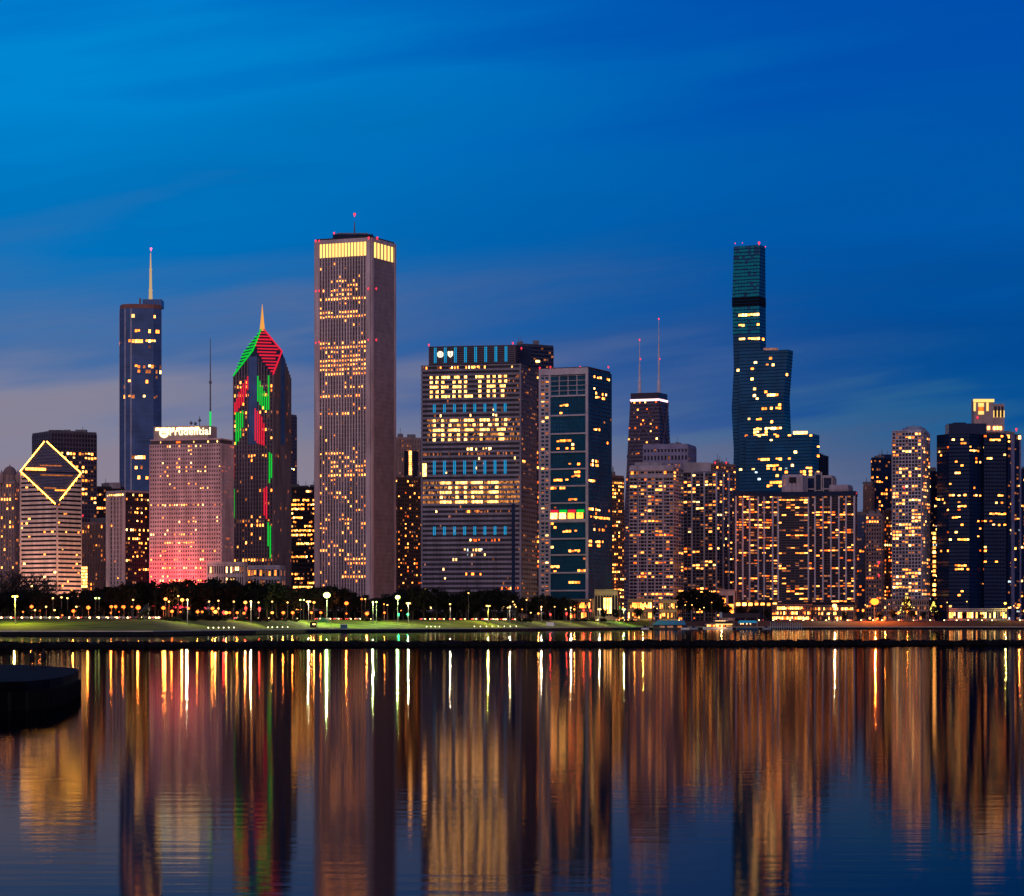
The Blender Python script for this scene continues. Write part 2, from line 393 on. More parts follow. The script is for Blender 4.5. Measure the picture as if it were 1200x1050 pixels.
# rim lights and glass strips in the slanted roof
P3 = [Vector((p.x, p.y, z)) for p, z in zip(b.P, (zA, zB, zC, zD))]
up = (P3[2]-P3[0]).cross(P3[3]-P3[1]).normalized()
if up.z < 0: up = -up
LEDW = emi('rim_light', (1, .38, .03), 24)
for (i, j, f0, f1) in ((0, 1, 0, .97), (1, 2, .14, 1), (2, 3, 0, .96), (0, 3, 0, .96)):
    q0 = P3[i].lerp(P3[j], f0)+up*.6; q1 = P3[i].lerp(P3[j], f1)+up*.6
    m = MB(); m.tube([q0, q1], .46, 6); m.build('rim_light', LEDW, b.root)
m = b.mb('roof_louver', mat('roof_louver', (.13, .12, .17), .7, .2))
for k in range(1, 22):
    f = k/22; a, c2 = P3[3].lerp(P3[0], f), P3[3].lerp(P3[2], f); m.tube([a+up*.2, c2+up*.2], .5, 5)
    a, c2 = P3[1].lerp(P3[0], f), P3[1].lerp(P3[2], f); m.tube([a+up*.2, c2+up*.2], .5, 5)
for (f, g0, g1, k) in ((.93, .06, .42, 'g'), (.80, .3, .75, 'd'), (.9, .3, .9, 'd'), (.5, .2, .6, 'd'), (.44, .55, .95, 'a')):
    top = f > .6
    a, c2 = (P3[3].lerp(P3[0], f), P3[3].lerp(P3[2], f)) if f in (.93, .8) else (P3[1].lerp(P3[0], f), P3[1].lerp(P3[2], f))
    m = MB(); m.tube([a.lerp(c2, g0)+up*.9, a.lerp(c2, g1)+up*.9], 1.3 if k == 'g' else .6, 6); m.build('lit_skylight', pm(k, 'isl'), b.root)
b.finish()

for i in (0, 1):
    p_, e_, n_, l_ = DF[i]; q = p_+e_*(.5*l_)+n_*55+b.c; dv = Vector((-n_.x*.8, -n_.y*.8, .4))
    light(b.root, (q.x-b.c.x, q.y-b.c.y, 10), 150000, (1, .52, .33), 1.0, math.radians(85), dv.to_track_quat('-Z', 'Y').to_euler(), 'floodlight')

# 3 dark tower behind the diamond
b = gen('dark_flat_tower', 'dark flat-topped office tower rising behind the diamond roof', (38, 60, 113), 507, 2720, 1.6, PURP, mat('plum_cladding', (.075, .06, .085)), 42, 8, 15, .3, .25, .4, .6, keys='ggaw', dens=.03, dens1=.2, fin=False)
b.win = [q for q in b.win if q[2] < b.z(527)]
b.roofbox(57, 73, 503, 507, PURP, 10); b.beacon(97, 604, 1.2); b.finish()
# 4 dark midrise with grey block
b = gen('dark_midrise', 'dark midrise with a grey rooftop block left of the slender concrete tower', (108, 113, 146), 572, 2850, 1.8, DARKG, DARKW, 30, 4, 12, .35, .2, keys='gaw', dens=.16, fin=False)
b.roofbox(122, 141, 565, 572, GREYC, 8); b.finish()
# 5 brown stone block with lit doorway
b = gen('brown_stone_block', 'low brown stone building with a glowing gold arch of windows', (93, 121, 128), 614, 2600, .35, BROWN, mat('brick_brown', (.26, .16, .14)), 20, 9, 4, .25, .5, .3, .8, keys='ad', dens=.06, fin=False)
m = MB(); a = b.pt(96, -1.5); c2 = b.pt(104.5, -1.5)
fc = b.face(0)
for k in range(3):
    for j in range(7): b.window(fc, (3.5+k*2.6)/28*fc[3], b.z(687-j*3.6), 1.7, 2.0, 'G', 1.0)
b.finish()
# 6 slender concrete tower
b = Bld('slender_tower', 'slender tower with a pale striped front and dark amber-lit side', rect(125, 147, 177, 2500, .9), 2500)
zt = b.z(577); b.core(DARKG, 0, zt); b.mb('roof', GREYC).prism([tuple(q*1.01) for q in b.P], zt+.01, zt+2)
fc = b.face(0); m = b.mb('front_frame', STONE)
for (u0, u1) in ((0, .24), (.33, .42), (.51, .58), (.67, .76), (.83, 1)): b.bar(m, fc, u0*fc[3], u1*fc[3], 0, 1.0, 0, zt-.1)
for j in range(29):
    z = j*zt/29
    b.bar(m, fc, 0, fc[3], 0, .5, z, z+1.0)
    for u in (.285, .465, .625, .795):
        if R.random() < .12: b.window(fc, u*fc[3], z+2.3, .07*fc[3], 1.7, R.choice('gaw'))
for k in range(9): b.window(fc, (.1+.1*k)*fc[3], zt-2, 1.3, 1.6, R.choice('gw'), 1.05)
b.fac(b.face(1), 12, 29, 1, zt, DARKW, .4, .25, .4, .6, keys='gggaw', dens=.2, cont=.25, part='side_grid')
b.finish()

# 7 glass tower with spire
D = 3250
pp = []
for (px, dd) in ((141.5, 40), (140.5, 30), (140.6, 20), (142, 10), (145, 3), (150, 0), (158, 0), (180, 4), (189, 12), (188, 60), (150, 66)):
    pp.append(Vector((wx(px, D+dd), D+dd)))
b = Bld('spired_glass_tower', 'tall blue glass tower with rounded corner and a lit spire', pp, D)
zt = b.z(361); b.core(BLUEG, 0, zt)
lm = mat('polished_fins', (.085, .125, .25), .6, .1)
def tf(i, j, u, z): return None
for i in range(9):
    fc = b.face(i); n = max(1, round(fc[3]/3.2))
    def lf(ii, jj, u, z, i=i):
        y = HOR-(z+b.base-CH)*F/D
        if i == 6 or i == 7 or i == 5:
            for (y0, y1, pr) in ((384, 392, .45), (398, 402, .5), (428, 440, .2), (460, 468, .18), (495, 500, .14), (530, 537, .8), (543, 548, .3), (556, 560, .3)):
                if y0 < y < y1 and R.random() < pr: return R.choice('gwad')
        return R.choice('gawd') if R.random() < .022 else None
    b.fac(fc, n, 62, 0, zt-.2, lm, .14, .10, .25, .35 if n > 1 else .3, lit=lf)
es = b.mb('highlight_strip', mat('painted_highlight', (.5, .45, .5), .4))  # pale strips paint the bright highlights of the rounded glass
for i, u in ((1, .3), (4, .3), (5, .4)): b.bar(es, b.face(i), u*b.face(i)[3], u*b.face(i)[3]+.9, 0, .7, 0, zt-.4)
m = b.mb('crown_band', mat('rust_band', (.2, .09, .08))); m.prism([tuple(q*1.006) for q in b.P], zt+.02, zt+5)
b.roofbox(167, 189, 349, 358, BLUEG, 14, 26, 'penthouse'); b.roofbox(163, 165, 348, 358, STEEL, 12, 3)
q = b.pt(176.5, 24); zz = b.z(349)
m = MB(); m.tube([(q.x, q.y, zz), (q.x, q.y, b.z(338))], [2.3, 1.9], 10); m.tube([(q.x, q.y, b.z(338)), (q.x, q.y, b.z(336.5))], 2.3, 10)
m.tube([(q.x, q.y, b.z(336.5)), (q.x, q.y, b.z(313))], [1.7, 1.3], 10); m.tube([(q.x, q.y, b.z(313)), (q.x, q.y, b.z(312))], 1.8, 10); m.tube([(q.x, q.y, b.z(312)), (q.x, q.y, b.z(293))], [1.1, .5], 10)
m.build('spire', emi('spire_glow', (.75, .5, .26), .75), b.root)
o = b.beacon(177, 291.5, 2.0, emi('pink_beacon', (1, .12, .25), 3), 24); b.finish()

# 8 sign tower, red floodlit
D = 2450
b = Bld('red_floodlit_tower', 'broad pink stone office block with a white rooftop sign and red-lit base', rect(176, 259, 273.5, D, .32), D)
zt = b.z(519.5); b.core(mat('brown_glass', (.05, .035, .04), .3, .5), 0, zt)
PST = mat('pink_limestone', (.50, .32, .32), .85, .2, .3, .16, 0, True)
def lp(i, j, u, z):
    y = HOR-(z+b.base-CH)*F/D
    base = {1: .05}.get(1)
    rowp = LPR[j]
    return R.choice('gwwa') if R.random() < rowp*(1.6 if .15 < u < .75 else .7) else None
LPR = [R.choice((.02, .03, .06, .14)) for _ in range(44)]
for j in (26, 17, 19, 11, 8): LPR[j] = .42
b.fac(b.face(0), 30, 41, 4, zt, PST, .5, .45, .5, .8, lit=lp)
b.fac(b.face(1), 16, 41, 4, zt, PST, .5, .4, .5, .8, dens=.03, keys='ga')
for i in (2, 3): b.fac(b.face(i), 16, 41, 4, zt, PST, .5, .4, .5, .8, dens=.03, keys='ga')
m = b.mb('attic', mat('attic_brown', (.08, .055, .06))); m.prism([tuple(q*.985) for q in b.P], zt+.1, zt+3.4); 
b.mb('roof_slab', PST).prism([tuple(q*1.002) for q in b.P], zt+3.41, zt+4.6)
fc = b.face(0)
for u, w, k in ((.15, .01, 'w'), (.4, .06, 'o'), (.62, .012, 'w'), (.82, .02, 'w'), (.95, .01, 'w')): b.window(fc, u*fc[3], zt+1.8, w*fc[3], 1.6, k, .3)
# sign box aligned with the front
p, e, n, ln = fc; zr = zt+4.62; sh = b.z(498)-zr
sb_ = b.mb('sign_box', mat('sign_wall', (.36, .27, .24)))
u0, u1 = .03*ln, .80*ln
b.bar(sb_, fc, u0, u1, -22, -3, zr, zr+sh)
e3 = Vector((e.x, e.y, 0)); n3 = Vector((n.x, n.y, 0)); rz = math.atan2(e.y, e.x)
SIGNW = emi('sign_white', (1, .78, .40), 3.2)
def lp3(u, d, z): q = p+e*u+n*d; return (q.x, q.y, z)
cu = bpy.data.curves.new('sign_lettering', 'FONT'); cu.body = 'Prudential'; cu.size = 9.3; cu.extrude = .3; cu.offset = .02; cu.space_character = 1.06
cu.materials.append(SIGNW); fo = bpy.data.objects.new('lettering_curve', cu); o = bpy.data.objects.new('sign_lettering', bpy.data.meshes.new_from_object(fo)); bpy.data.objects.remove(fo); COL.objects.link(o); o.parent = b.root
o.location = lp3(u0+15.2, -2.6, zr+3.7); o.rotation_euler = (math.pi/2, 0, rz)
# round emblem: white disc with a dark rock silhouette
m = MB(); cc = u0+10.2; zc = zr+6.1; rr = 4.5
ring = [(cc+rr*math.cos(a), zc+rr*math.sin(a)) for a in [i*math.pi/14 for i in range(28)]]
def plate(m, pts, d0, d1):
    n = len(m.v); k = len(pts)
    for d in (d0, d1): m.v += [lp3(u, d, z) for u, z in pts]
    m.f.append(tuple(range(n+k, n+2*k))); m.mi.append(0)
    for i in range(k): j = (i+1) % k; m.f.append((n+i, n+j, n+k+j, n+k+i)); m.mi.append(0)
plate(m, ring, -2.9, -2.5); em = m.build('sign_emblem', SIGNW, b.root)
m = MB()
for pts in ([(-2.9, -1.6), (3.0, -1.6), (2.6, -.7), (-2.6, -.4)], [(-2.2, .1), (-1.0, 1.9), (-.5, 1.6), (-1.2, .0)], [(-.2, .0), (.4, 1.5), (1.0, 1.0), (.6, -.1)], [(1.3, -.2), (1.7, .6), (2.4, -.3)]):
    plate(m, [(cc+x, zc+y) for x, y in pts], -2.48, -2.36)
o = m.build('emblem_mark', mat('emblem_dark', (.2, .16, .14)), em)
u = u0+2; GTXT = emi('gold_text', (1, .5, .13), 14)  # glowing blocks stand for a small gold text line, brightened for its reflection
while u < u0+.80*(u1-u0):
    w = R.uniform(.8, 2.4)
    if R.random() < .88: m = MB(); plate(m, [(u, zr+sh-3.3), (u+w, zr+sh-3.3), (u+w, zr+sh-1.2-R.choice((0, .5))), (u, zr+sh-1.2)], -2.9, -2.6); m.build('gold_text_block', GTXT, b.root)
    u += w+.4
# mast
q = b.pt(246.5, 22); zz = zr
m = MB(); m.tube([(q.x, q.y, zz), (q.x, q.y, b.z(480))], [1.0, .8], 8); ant = m.build('antenna', emi('green_mast', (.02, .8, .12), .95), b.root)
m = MB(); m.tube([(q.x, q.y, b.z(480)), (q.x, q.y, b.z(447)), (q.x, q.y, b.z(393))], [.75, .62, .25], 8); m.tube([(q.x, q.y, b.z(447)), (q.x, q.y, b.z(444))], 1.3, 8); m.build('mast_top', STEEL, ant)
for (px, hh) in ((224, 5), (234, 9), (229, 4)):
    q = b.pt(px, 18); m = b.mb('roof_dish', STEEL); m.tube([(q.x, q.y, zr+sh), (q.x, q.y, zr+sh+hh)], .3, 5); m.ball((q.x, q.y, zr+sh+hh*.6), 1.4)
b.finish()
for u, pw in ((.2, 430000), (.42, 400000), (.6, 270000)):
    q = p+e*(u*ln)+n*27; dv = Vector((-n.x*.8, -n.y*.8, .56))
    light(b.root, (q.x, q.y, 4), pw, (1, .012, .03), 1.0, math.radians(80), dv.to_track_quat('-Z', 'Y').to_euler(), 'floodlight')
for u in (.25, .7):
    q = p+e*(u*ln)+n*85; dv = Vector((-n.x*.8, -n.y*.8, .5))
    light(b.root, (q.x, q.y, 12), 210000, (1, .36, .27), 1.0, math.radians(75), dv.to_track_quat('-Z', 'Y').to_euler(), 'floodlight')
# annexes
b = gen('pale_annex', 'low pale annex with a row of lit windows below the sign tower', (243, 286, 290), 661, 2410, .2, DARKG, STONE, 5, 16, 3, .3, .45, .4, .7, keys='ww', dens=.18)
b = gen('long_annex', 'low long annex glowing dull gold below the chevron-roofed tower', (287, 328, 334), 665, 2440, .2, DARKG, GREYC, 5, 12, 3, .3, .3, .4, .6, keys='dda', dens=.5)

# 11 chevron-roof tower
D = 2560
b = Bld('chevron_tower', 'dark granite tower with a red and green lit pyramid roof and gold spire', rect(274, 320, 340.5, D, .43), D)
zt = b.z(439); zg = b.z(410); za = b.z(381)
b.core(PURP, 0, zt)
for i in range(4):
    fc = b.face(i); ln = fc[3]
    def lc(ii, jj, u, z, i=i):
        y = HOR-(z+b.base-CH)*F/D
        if i > 1: return None
        for y0, pr in ((452, .9), (461, .8), (481, .7), (501, .5), (532, .6), (574, .35), (608, .6), (613, .55), (655, .9)):
            if abs(y-y0) < 2.5 and R.random() < pr*(1 if i == 0 else .4): return R.choice('gdap')
        return R.choice('gad') if R.random() < (.08 if i == 0 else .03) else None
    b.fac(fc, 14, 56, 2, zt-.2, MAUVE, .22, .4, .25, .9, lit=lc)
    # blue glass bay up the middle of each face, with its gable
    m = b.mb('glass_bay', BLUEG)
    b.bar(m, fc, ln*.39, ln*.61, 0, 1.25, b.z(520), zt+.3)
    c0 = fc[0]+fc[1]*ln*.5; 
# helm roof
cor = [Vector((q.x, q.y, zt)) for q in b.P]; mid = [Vector(((cor[i].x+cor[(i+1) % 4].x)/2, (cor[i].y+cor[(i+1) % 4].y)/2, zg)) for i in range(4)]
ap = Vector((0, 0, za))
rm = b.mb('roof', PURP)
for i in range(4): rm.quad(cor[i], mid[i], ap, mid[i-1])
gm = b.mb('gable', NAVY)
for i in range(4):
    n0 = len(gm.v); gm.v += [tuple(cor[i]), tuple(cor[(i+1) % 4]), tuple(mid[i])]; gm.f.append((n0, n0+1, n0+2)); gm.mi.append(0)
for i in range(2):
    fc = b.face(i); ln = fc[3]
    for k in range(1, 14):
        u = k/14
        if abs(u-.5) > .12: b.bar(b.mb('facade_grid', MAUVE), fc, u*ln-.55, u*ln+.55, -.2, .9, zt-.3, zt+(zg-zt)*(1-abs(2*u-1))-.6)
    b.bar(b.mb('glass_bay', BLUEG), fc, ln*.39, ln*.61, -.2, 1.25, zt+.31, zt+(zg-zt)*.76)
LR = emi('red_strip', (1, .02, .06), .85); LG = emi('green_strip', (.01, .75, .06), .8)
def roofstripe(ci, m, part):
    c, g0, g1 = cor[ci], mid[ci-1], mid[ci]; nrm = (g1-c).cross(g0-c).normalized()
    if nrm.z < 0: nrm = -nrm
    k = 0; z = zt+3
    while z < za-2:
        if z < zg: f = (z-zt)/(zg-zt); a, d = c.lerp(g0, f), c.lerp(g1, f)
        else: f = (z-zg)/(za-zg); a, d = g0.lerp(ap, f), g1.lerp(ap, f)
        if (a-d).length > 1:
            q = MB(); f0 = R.uniform(0, .12) if z < zg+8 else 0; f1 = 1-R.choice((0, 0, .08, .2))
            q.tube([a.lerp(d, f0)+nrm*.5, a.lerp(d, f1)+nrm*.5], R.uniform(.5, .8), 5); q.build(part, m, b.root)
        z += 3.1
    q = MB(); q.tube([g1+nrm*.6, ap+nrm*.6], .8, 5); q.build('ridge_light', m, b.root); q = MB(); q.tube([c+nrm*.6, g1+nrm*.6], .8, 5); q.build('ridge_light', m, b.root)
roofstripe(1, LR, 'roof_light'); roofstripe(0, LG, 'roof_light')
q = MB(); q.tube([(0, 0, za-3), (0, 0, za+5), (0, 0, b.z(353))], [2.6, 1.7, .15], 8); q.build('spire', emi('gold_spire', (1, .42, .08), .9), b.root)
# red and green lit fins on the front
fc = b.face(0)
for (px, y0, y1, g) in ((276, 470, 482, 0), (278.5, 465, 481, 0), (281, 458, 477, 0), (283.5, 454, 474, 0), (286, 448, 470, 0), (288.5, 444, 464, 0), (291, 440, 456, 0),
        (277.5, 482, 520, 1), (280, 482, 516, 1), (282.5, 482, 512, 1), (285, 480, 500, 1), (274.6, 526, 560, 0), (275, 572, 606, 1),
        (303, 440, 470, 1), (305.5, 446, 474, 1), (308, 452, 478, 1), (310.5, 458, 480, 1), (313, 462, 481, 1), (315.5, 440, 480, 1),
        (300, 478, 516, 0), (302.5, 481, 519, 0), (305, 484, 520, 0), (307.5, 488, 521, 0), (310, 496, 522, 0), (316.5, 530, 566, 1), (318.8, 532, 560, 1),
        (310.5, 572, 604, 0), (313, 570, 608, 0), (315, 612, 640, 1), (317.5, 616, 654, 1)):
    u = (px-274)/46*fc[3]; q = MB(); b.bar(q, fc, u-.55, u+.55, .95, 1.5, b.z(y1), b.z(y0)); q.build('lit_fin', LG if g else LR, b.root)
b.finish()
# 12, 13 behind
b = gen('slim_violet_tower', 'slim violet tower peeking out right of the chevron-roofed tower', (318, 338, 347.5), 487, 3150, .4, PURP, mat('violet_cladding', (.1, .085, .13)), 60, 6, 4, .3, .2, keys='wc', dens=.02)
b = gen('amber_office_block', 'dark office block with amber window bands left of the tallest tower', (336, 366, 378), 573, 2650, .35, DARKG, DARKW, 30, 16, 6, .4, .12, .5, .3, keys='ggaw', dens=.25, cont=.72)

# 14 tallest tower
D = 2550
b = Bld('white_pier_tower', 'tallest tower, pale vertical piers under a glowing gold crown', rect(370, 434.5, 462.5, D, .45), D)
zt = b.z(279); P = b.P; b.core(DARKG, 0, zt)
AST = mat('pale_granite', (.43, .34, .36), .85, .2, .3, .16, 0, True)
for i in range(4):
    fc = b.face(i); ln = fc[3]
    b.bar(b.mb('corner_pier', AST), fc, 0, ln*.07, 0, 1.6, 0, zt-.3); b.bar(b.mb('corner_pier', AST), fc, ln*.93, ln, 0, 1.63, 0, zt-.25)
    b.bar(b.mb('crown_beam', AST), fc, .2, ln-.2, 0, 1.5, zt-3, zt+.6)
    if i == 0:
        RP = [R.choice((.03, .07, .16, .26)) for _ in range(84)]
        def la(ii, jj, u, z):
            y = HOR-(z+b.base-CH)*F/D
            for (y0, y1, pr, a0, a1) in ((349, 351, .95, 0, 1), (363, 365, .8, 0, .8), (367, 369.5, .98, 0, 1), (326, 330, .55, .1, .8), (331, 346, .6, .25, .85), (397, 399, .7, 0, 1), (402.5, 404.5, .95, 0, 1), (406, 420, .45, .1, 1), (422.5, 425, .95, 0, 1), (429, 431, .8, 0, 1), (437.5, 440, .95, .1, 1), (452, 454, .6, .5, 1), (463, 465.5, .9, .1, .7), (483, 485, .5, .15, .8), (529, 531.5, .9, 0, .6), (547, 550, .8, .25, 1), (554, 556, .85, 0, 1), (576, 578, .7, 0, .6), (606, 608, .7, .1, 1), (641, 643, .7, 0, .6), (656, 659, .95, .55, 1), (676, 678, .95, .5, 1), (612, 625, .5, 0, .25), (612, 625, .6, .55, .62), (612, 625, .6, .9, 1)):
                if y0-1.5 <= y <= y1+1.5 and a0 <= u <= a1 and R.random() < pr: return R.choice('ggga')
            return R.choice('gad') if R.random() < RP[jj] else None
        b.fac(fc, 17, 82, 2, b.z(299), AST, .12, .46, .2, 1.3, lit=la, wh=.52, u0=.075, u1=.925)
    else: b.fac(fc, 17, 82, 2, b.z(301), mat('shadow_granite', (.24, .19, .22)), .34, .55, .8, 1.0, dens=.018, keys='dp', cont=.6, u0=.075, u1=.925, part='side_grid')  # darker granite puts the side faces' shade into the colour
    CR = emi('crown_glow', (1, .55, .13), 2.2)
    n = 15 if i == 0 else 6; w = ln*.85/n
    if i < 2:
        for k in range(n):
            q = MB(); b.bar(q, fc, ln*.075+(k+.12)*w, ln*.075+(k+.86)*w, .1, .5, b.z(299 if i == 0 else 301), zt-3.05); q.build('lit_louver', CR, b.root)
            b.bar(b.mb('crown_pier', AST), fc, ln*.075+(k-.12)*w, ln*.075+(k+.1)*w, 0, 1.2, b.z(299 if i == 0 else 301)+.2, zt-3.02)
b.mb('roof', DARKW).prism([tuple(q*.99) for q in P], zt+.01, zt+2.2)
b.roofbox(390, 437, 270, 276, DKBLUE, 25, 26); b.roofbox(395, 431, 267.6, 270, STEEL, 30, 14)
for k in range(12): q = b.pt(393+k*3.6, 34); b.mb('roof_plant', STEEL).box(q.x, q.x+.6, q.y, q.y+.6, b.z(270), b.z(266.5))
q = b.pt(415.5, 40); m = MB(); m.tube([(q.x, q.y, b.z(276)), (q.x, q.y, b.z(262)), (q.x, q.y, b.z(252))], [.9, .7, .3], 8); m.build('antenna', STEEL, b.root)
for (px, py, r) in ((370, 282, 1.3), (374, 282, 1.1), (432, 278.5, 1.3), (442, 278.6, 1.5), (391.5, 273, 1.2), (415.5, 251, 1.7), (370, 341, 1.1), (374, 340.5, 1.1), (431.5, 338, 1.2), (441, 338, 1.2), (370, 401.5, 1.0), (374, 400.5, 1.0), (431.5, 398, 1.0), (441, 398, 1.2)):
    dd = 40 if px == 415.5 else (25 if px == 391.5 else (-4 if 428 < px < 445 else (434.5-px)*.338*1.02-6)); b.beacon(px, py, r, None, dd)
b.finish()

# 15/16
b = gen('tan_tower', 'tan stepped tower with one glowing column of windows behind the amber-dotted tower', (455, 467, 497), 514, 3100, 1.5, BROWN, mat('tan_stone', (.27, .19, .17)), 40, 5, 10, .3, .5, .4, .8, keys='d', dens=.02, fin=False)
fc = b.face(1)
for k in range(13): b.window(fc, .44*fc[3], b.z(529+k*2.7), 3.4, 2.0, 'G', 1.0)
b.bar(b.mb('dark_slot', DARKG), fc, .2*fc[3], .36*fc[3], .2, .95, b.z(562), b.z(528)); b.bar(b.mb('dark_slot', DARKG), fc, .55*fc[3], .75*fc[3], .2, .95, b.z(562), b.z(528))
b.finish()
b = gen('amber_dotted_tower', 'dark brown tower dotted with amber windows between tallest and banded towers', (450, 466, 500), 561, 2750, 1.2, DARKG, mat('dark_brown', (.085, .055, .05)), 36, 6, 13, .45, .4, .4, .5, keys='ggao', dens=.13, cont=.1)

# 17 wide banded tower with blue columns
D = 2480
b = Bld('blue_column_tower', 'broad banded office tower with blue light columns and gold lit floors', rect(494, 611, 629, D, .22), D)
zt = b.z(426); b.core(DARKG, 0, zt)
BWALL = mat('banded_granite', (.185, .165, .215), .85, .2, .3, .16, 0, True); BD = mat('dark_banded', (.09, .07, .1))
fc0 = b.face(0); nf = 72
GL6 = {'E': '111111 110000 111110 110000 111111', 'L': '110000 110000 110000 110000 111111', 'T': '111111 001100 001100 001100 001100', 'H': '110011 110011 111111 110011 110011', 'A': '011110 110011 111111 110011 110011', 'P': '111110 110011 111110 110000 110000', 'Y': '110011 110011 011110 001100 001100', '2': '111111 000011 111111 110000 111111', '0': '111111 110011 110011 110011 111111', '3': '111111 000011 011111 000011 111111'}
def word(w, g, b0, gap, wide=False):        # set of lit (bay, row)
    o = set()
    for c_ in w:
        rows = g[c_].split()
        if wide: rows = [q_[:2]+q_[2:4]*2+q_[4:] for q_ in rows]
        for r_, row in enumerate(rows): o |= {(b0+q_, r_) for q_, v in enumerate(row) if v == '1'}
        b0 += len(rows[0])+gap
    return o
LETTERS = ((438.2, 0, word('HEALTHY', GL6, 6, 2)), (491.5, .5, word('HAPPY', GL6, 8, 3, True)), (564.6, .8, word('2023', GL6, 13, 3, True)))
def lb(i, j, u, z):
    y = HOR-(z+b.base-CH)*F/D; px = 494+u*117
    for y0, bgd, rows in LETTERS:
        r = round((y-y0)/5.55)
        if 0 <= r <= 4 and abs(y-y0-r*5.55) < 2.79:
            if (i, r) in rows: return 'L'
            if bgd and px > (500 if y < 540 else 494) and px < 609: return 'e' if R.random() < bgd else None
            if px > 586 and R.random() < .4: return 'd'
            return None
    if 640 < y < 655 and .42 < u < .65: return R.choice('wcd') if R.random() < .4 else None
    if 424 < y < 430 and R.random() < .08: return 'a'
    for y0, a, c, k in ((431.5, .48, .68, 'g'), (597, .42, .8, 'd'), (601, .45, .7, 'a'), (632, .52, .8, 'o'), (673, .42, .6, 'a'), (528, .4, .7, 'w'), (465.5, 0, 1, 'd'), (533, 0, .95, 'd'), (690, .8, 1, 'o')):
        if abs(y-y0) < 2.7 and a < u < c and R.random() < .4: return k
    return R.choice('dwp') if R.random() < .025 else None
p, e, n, ln = fc0
# six-pixel bands: two lit floors merged by a wider band every second floor
b.fac(fc0, 70, 53, 1, zt-.3, BWALL, .46, .06, .9, .3, lit=lb, wh=.98)
b.fac(b.face(1), 9, 53, 1, zt-.3, BD, .5, .15, .6, .35, dens=.02, keys='d', part='side_band')
for i in (2, 3): b.fac(b.face(i), 20, 53, 1, zt-.3, BWALL, .5, .12, .6, .35, dens=.1, keys='ga')
b.bar(b.mb('dark_shaft', DKBLUE), fc0, .905*ln, .94*ln, .3, 1.1, 0, b.z(590)); b.bar(b.mb('edge_pier', BWALL), fc0, .985*ln, ln, 0, 1.6, 0, zt); b.bar(b.mb('edge_pier', BWALL), fc0, 0, .012*ln, 0, 1.2, 0, zt)
# crown
zc0, zc1 = zt+.02, b.z(403.5)
def fq(u, d): q = p+e*u+n*d; return Vector((q.x, q.y))
cp = [fq(.065*ln, -3), fq(.93*ln, -3), fq(.93*ln, -40), fq(.065*ln, -40)]
b.core(DARKG, zc0, zc1, cp, 'crown')
cf = b.face(0, cp); b.fac(cf, 1, 9, zc0, zc1, BD, .5, .02, .5, .6, lit=lambda *a: None, part='crown_band')
b.fac(b.face(1, cp), 1, 9, zc0, zc1, BD, .5, .02, .5, .6, lit=lambda *a: None, part='crown_band')
BL = emi('blue_column', (.015, .36, .72), .85)
for k in range(8):
    px = 509.5+k*11.85; u = (px-494)/117*ln
    for (y0, y1) in ((405, 423), (472.5, 482), (539, 555), (616.5, 626.5)):
        q = MB()
        for d in (-1.1, .35): b.bar(q, fc0, u+d, u+d+.8, 1.0 if y0 > 420 else -2.3, 1.5 if y0 > 420 else -1.8, b.z(y1), b.z(y0))
        q.build('light_column', BL, b.root)
EW = emi('emblem_white', (1, .88, .62), 1.6)
def plate2(pts, d0, d1, name, m):
    q = MB(); k = len(pts)
    for d in (d0, d1):
        for u, z in pts: w = fq(u, d); q.v.append((w.x, w.y, z))
    q.f.append(tuple(range(k, 2*k))); q.mi.append(0)
    for i in range(k): j = (i+1) % k; q.f.append((i, j, k+j, k+i)); q.mi.append(0)
    return q.build(name, m, b.root)
uc = (515.5-494)/117*ln; zc = b.z(413); r = 2.9
for a0, a1 in ((0, 84), (96, 174), (186, 264), (276, 354)):   # ring in four arcs round a cross
    th = [math.radians(a0+(a1-a0)*i/8) for i in range(9)]
    plate2([(uc+r*math.cos(t_), zc+r*math.sin(t_)) for t_ in th]+[(uc+r*.62*math.cos(t_), zc+r*.62*math.sin(t_)) for t_ in reversed(th)], -2.2, -1.7, 'emblem', EW)
plate2([(uc-.55, zc-2.6), (uc+.55, zc-2.6), (uc+.55, zc-.5), (uc+2.4, zc-.5), (uc+2.4, zc+.5), (uc+.55, zc+.5), (uc+.55, zc+2.6), (uc-.55, zc+2.6), (uc-.55, zc+.5), (uc-2.4, zc+.5), (uc-2.4, zc-.5), (uc-.55, zc-.5)], -2.2, -1.65, 'emblem', EW)
uc = (527.3-494)/117*ln
plate2([(uc, zc-3.1), (uc+2.2, zc-1.2), (uc+2.5, zc+2.3), (uc+1.2, zc+2.8), (uc, zc+2.2), (uc-1.2, zc+2.8), (uc-2.5, zc+2.3), (uc-2.2, zc-1.2)], -2.2, -1.7, 'emblem', EW)
plate2([(uc-.35, zc-1.9), (uc+.35, zc-1.9), (uc+.35, zc+1.3), (uc-.35, zc+1.3)], -1.69, -1.6, 'emblem_mark', mat('emblem_dark', (.2, .16, .14)))
b.roofbox(606, 622, 403, 426, DKBLUE, 22, 16)
for px, py in ((502.5, 404), (601, 402), (611, 408)): b.beacon(px, py, 1.1, None, 2)
q = MB(); b.bar(q, fc0, .015*ln, .05*ln, .2, 1.2, b.z(557), b.z(542)); q.build('gold_bay', pm('G', 'isl'), b.root)
q = MB(); b.bar(q, b.face(1), 2, 12, .4, 1.0, b.z(541), b.z(539)); q.build('gold_ledge', pm('g', 'isl'), b.root)
b.finish()
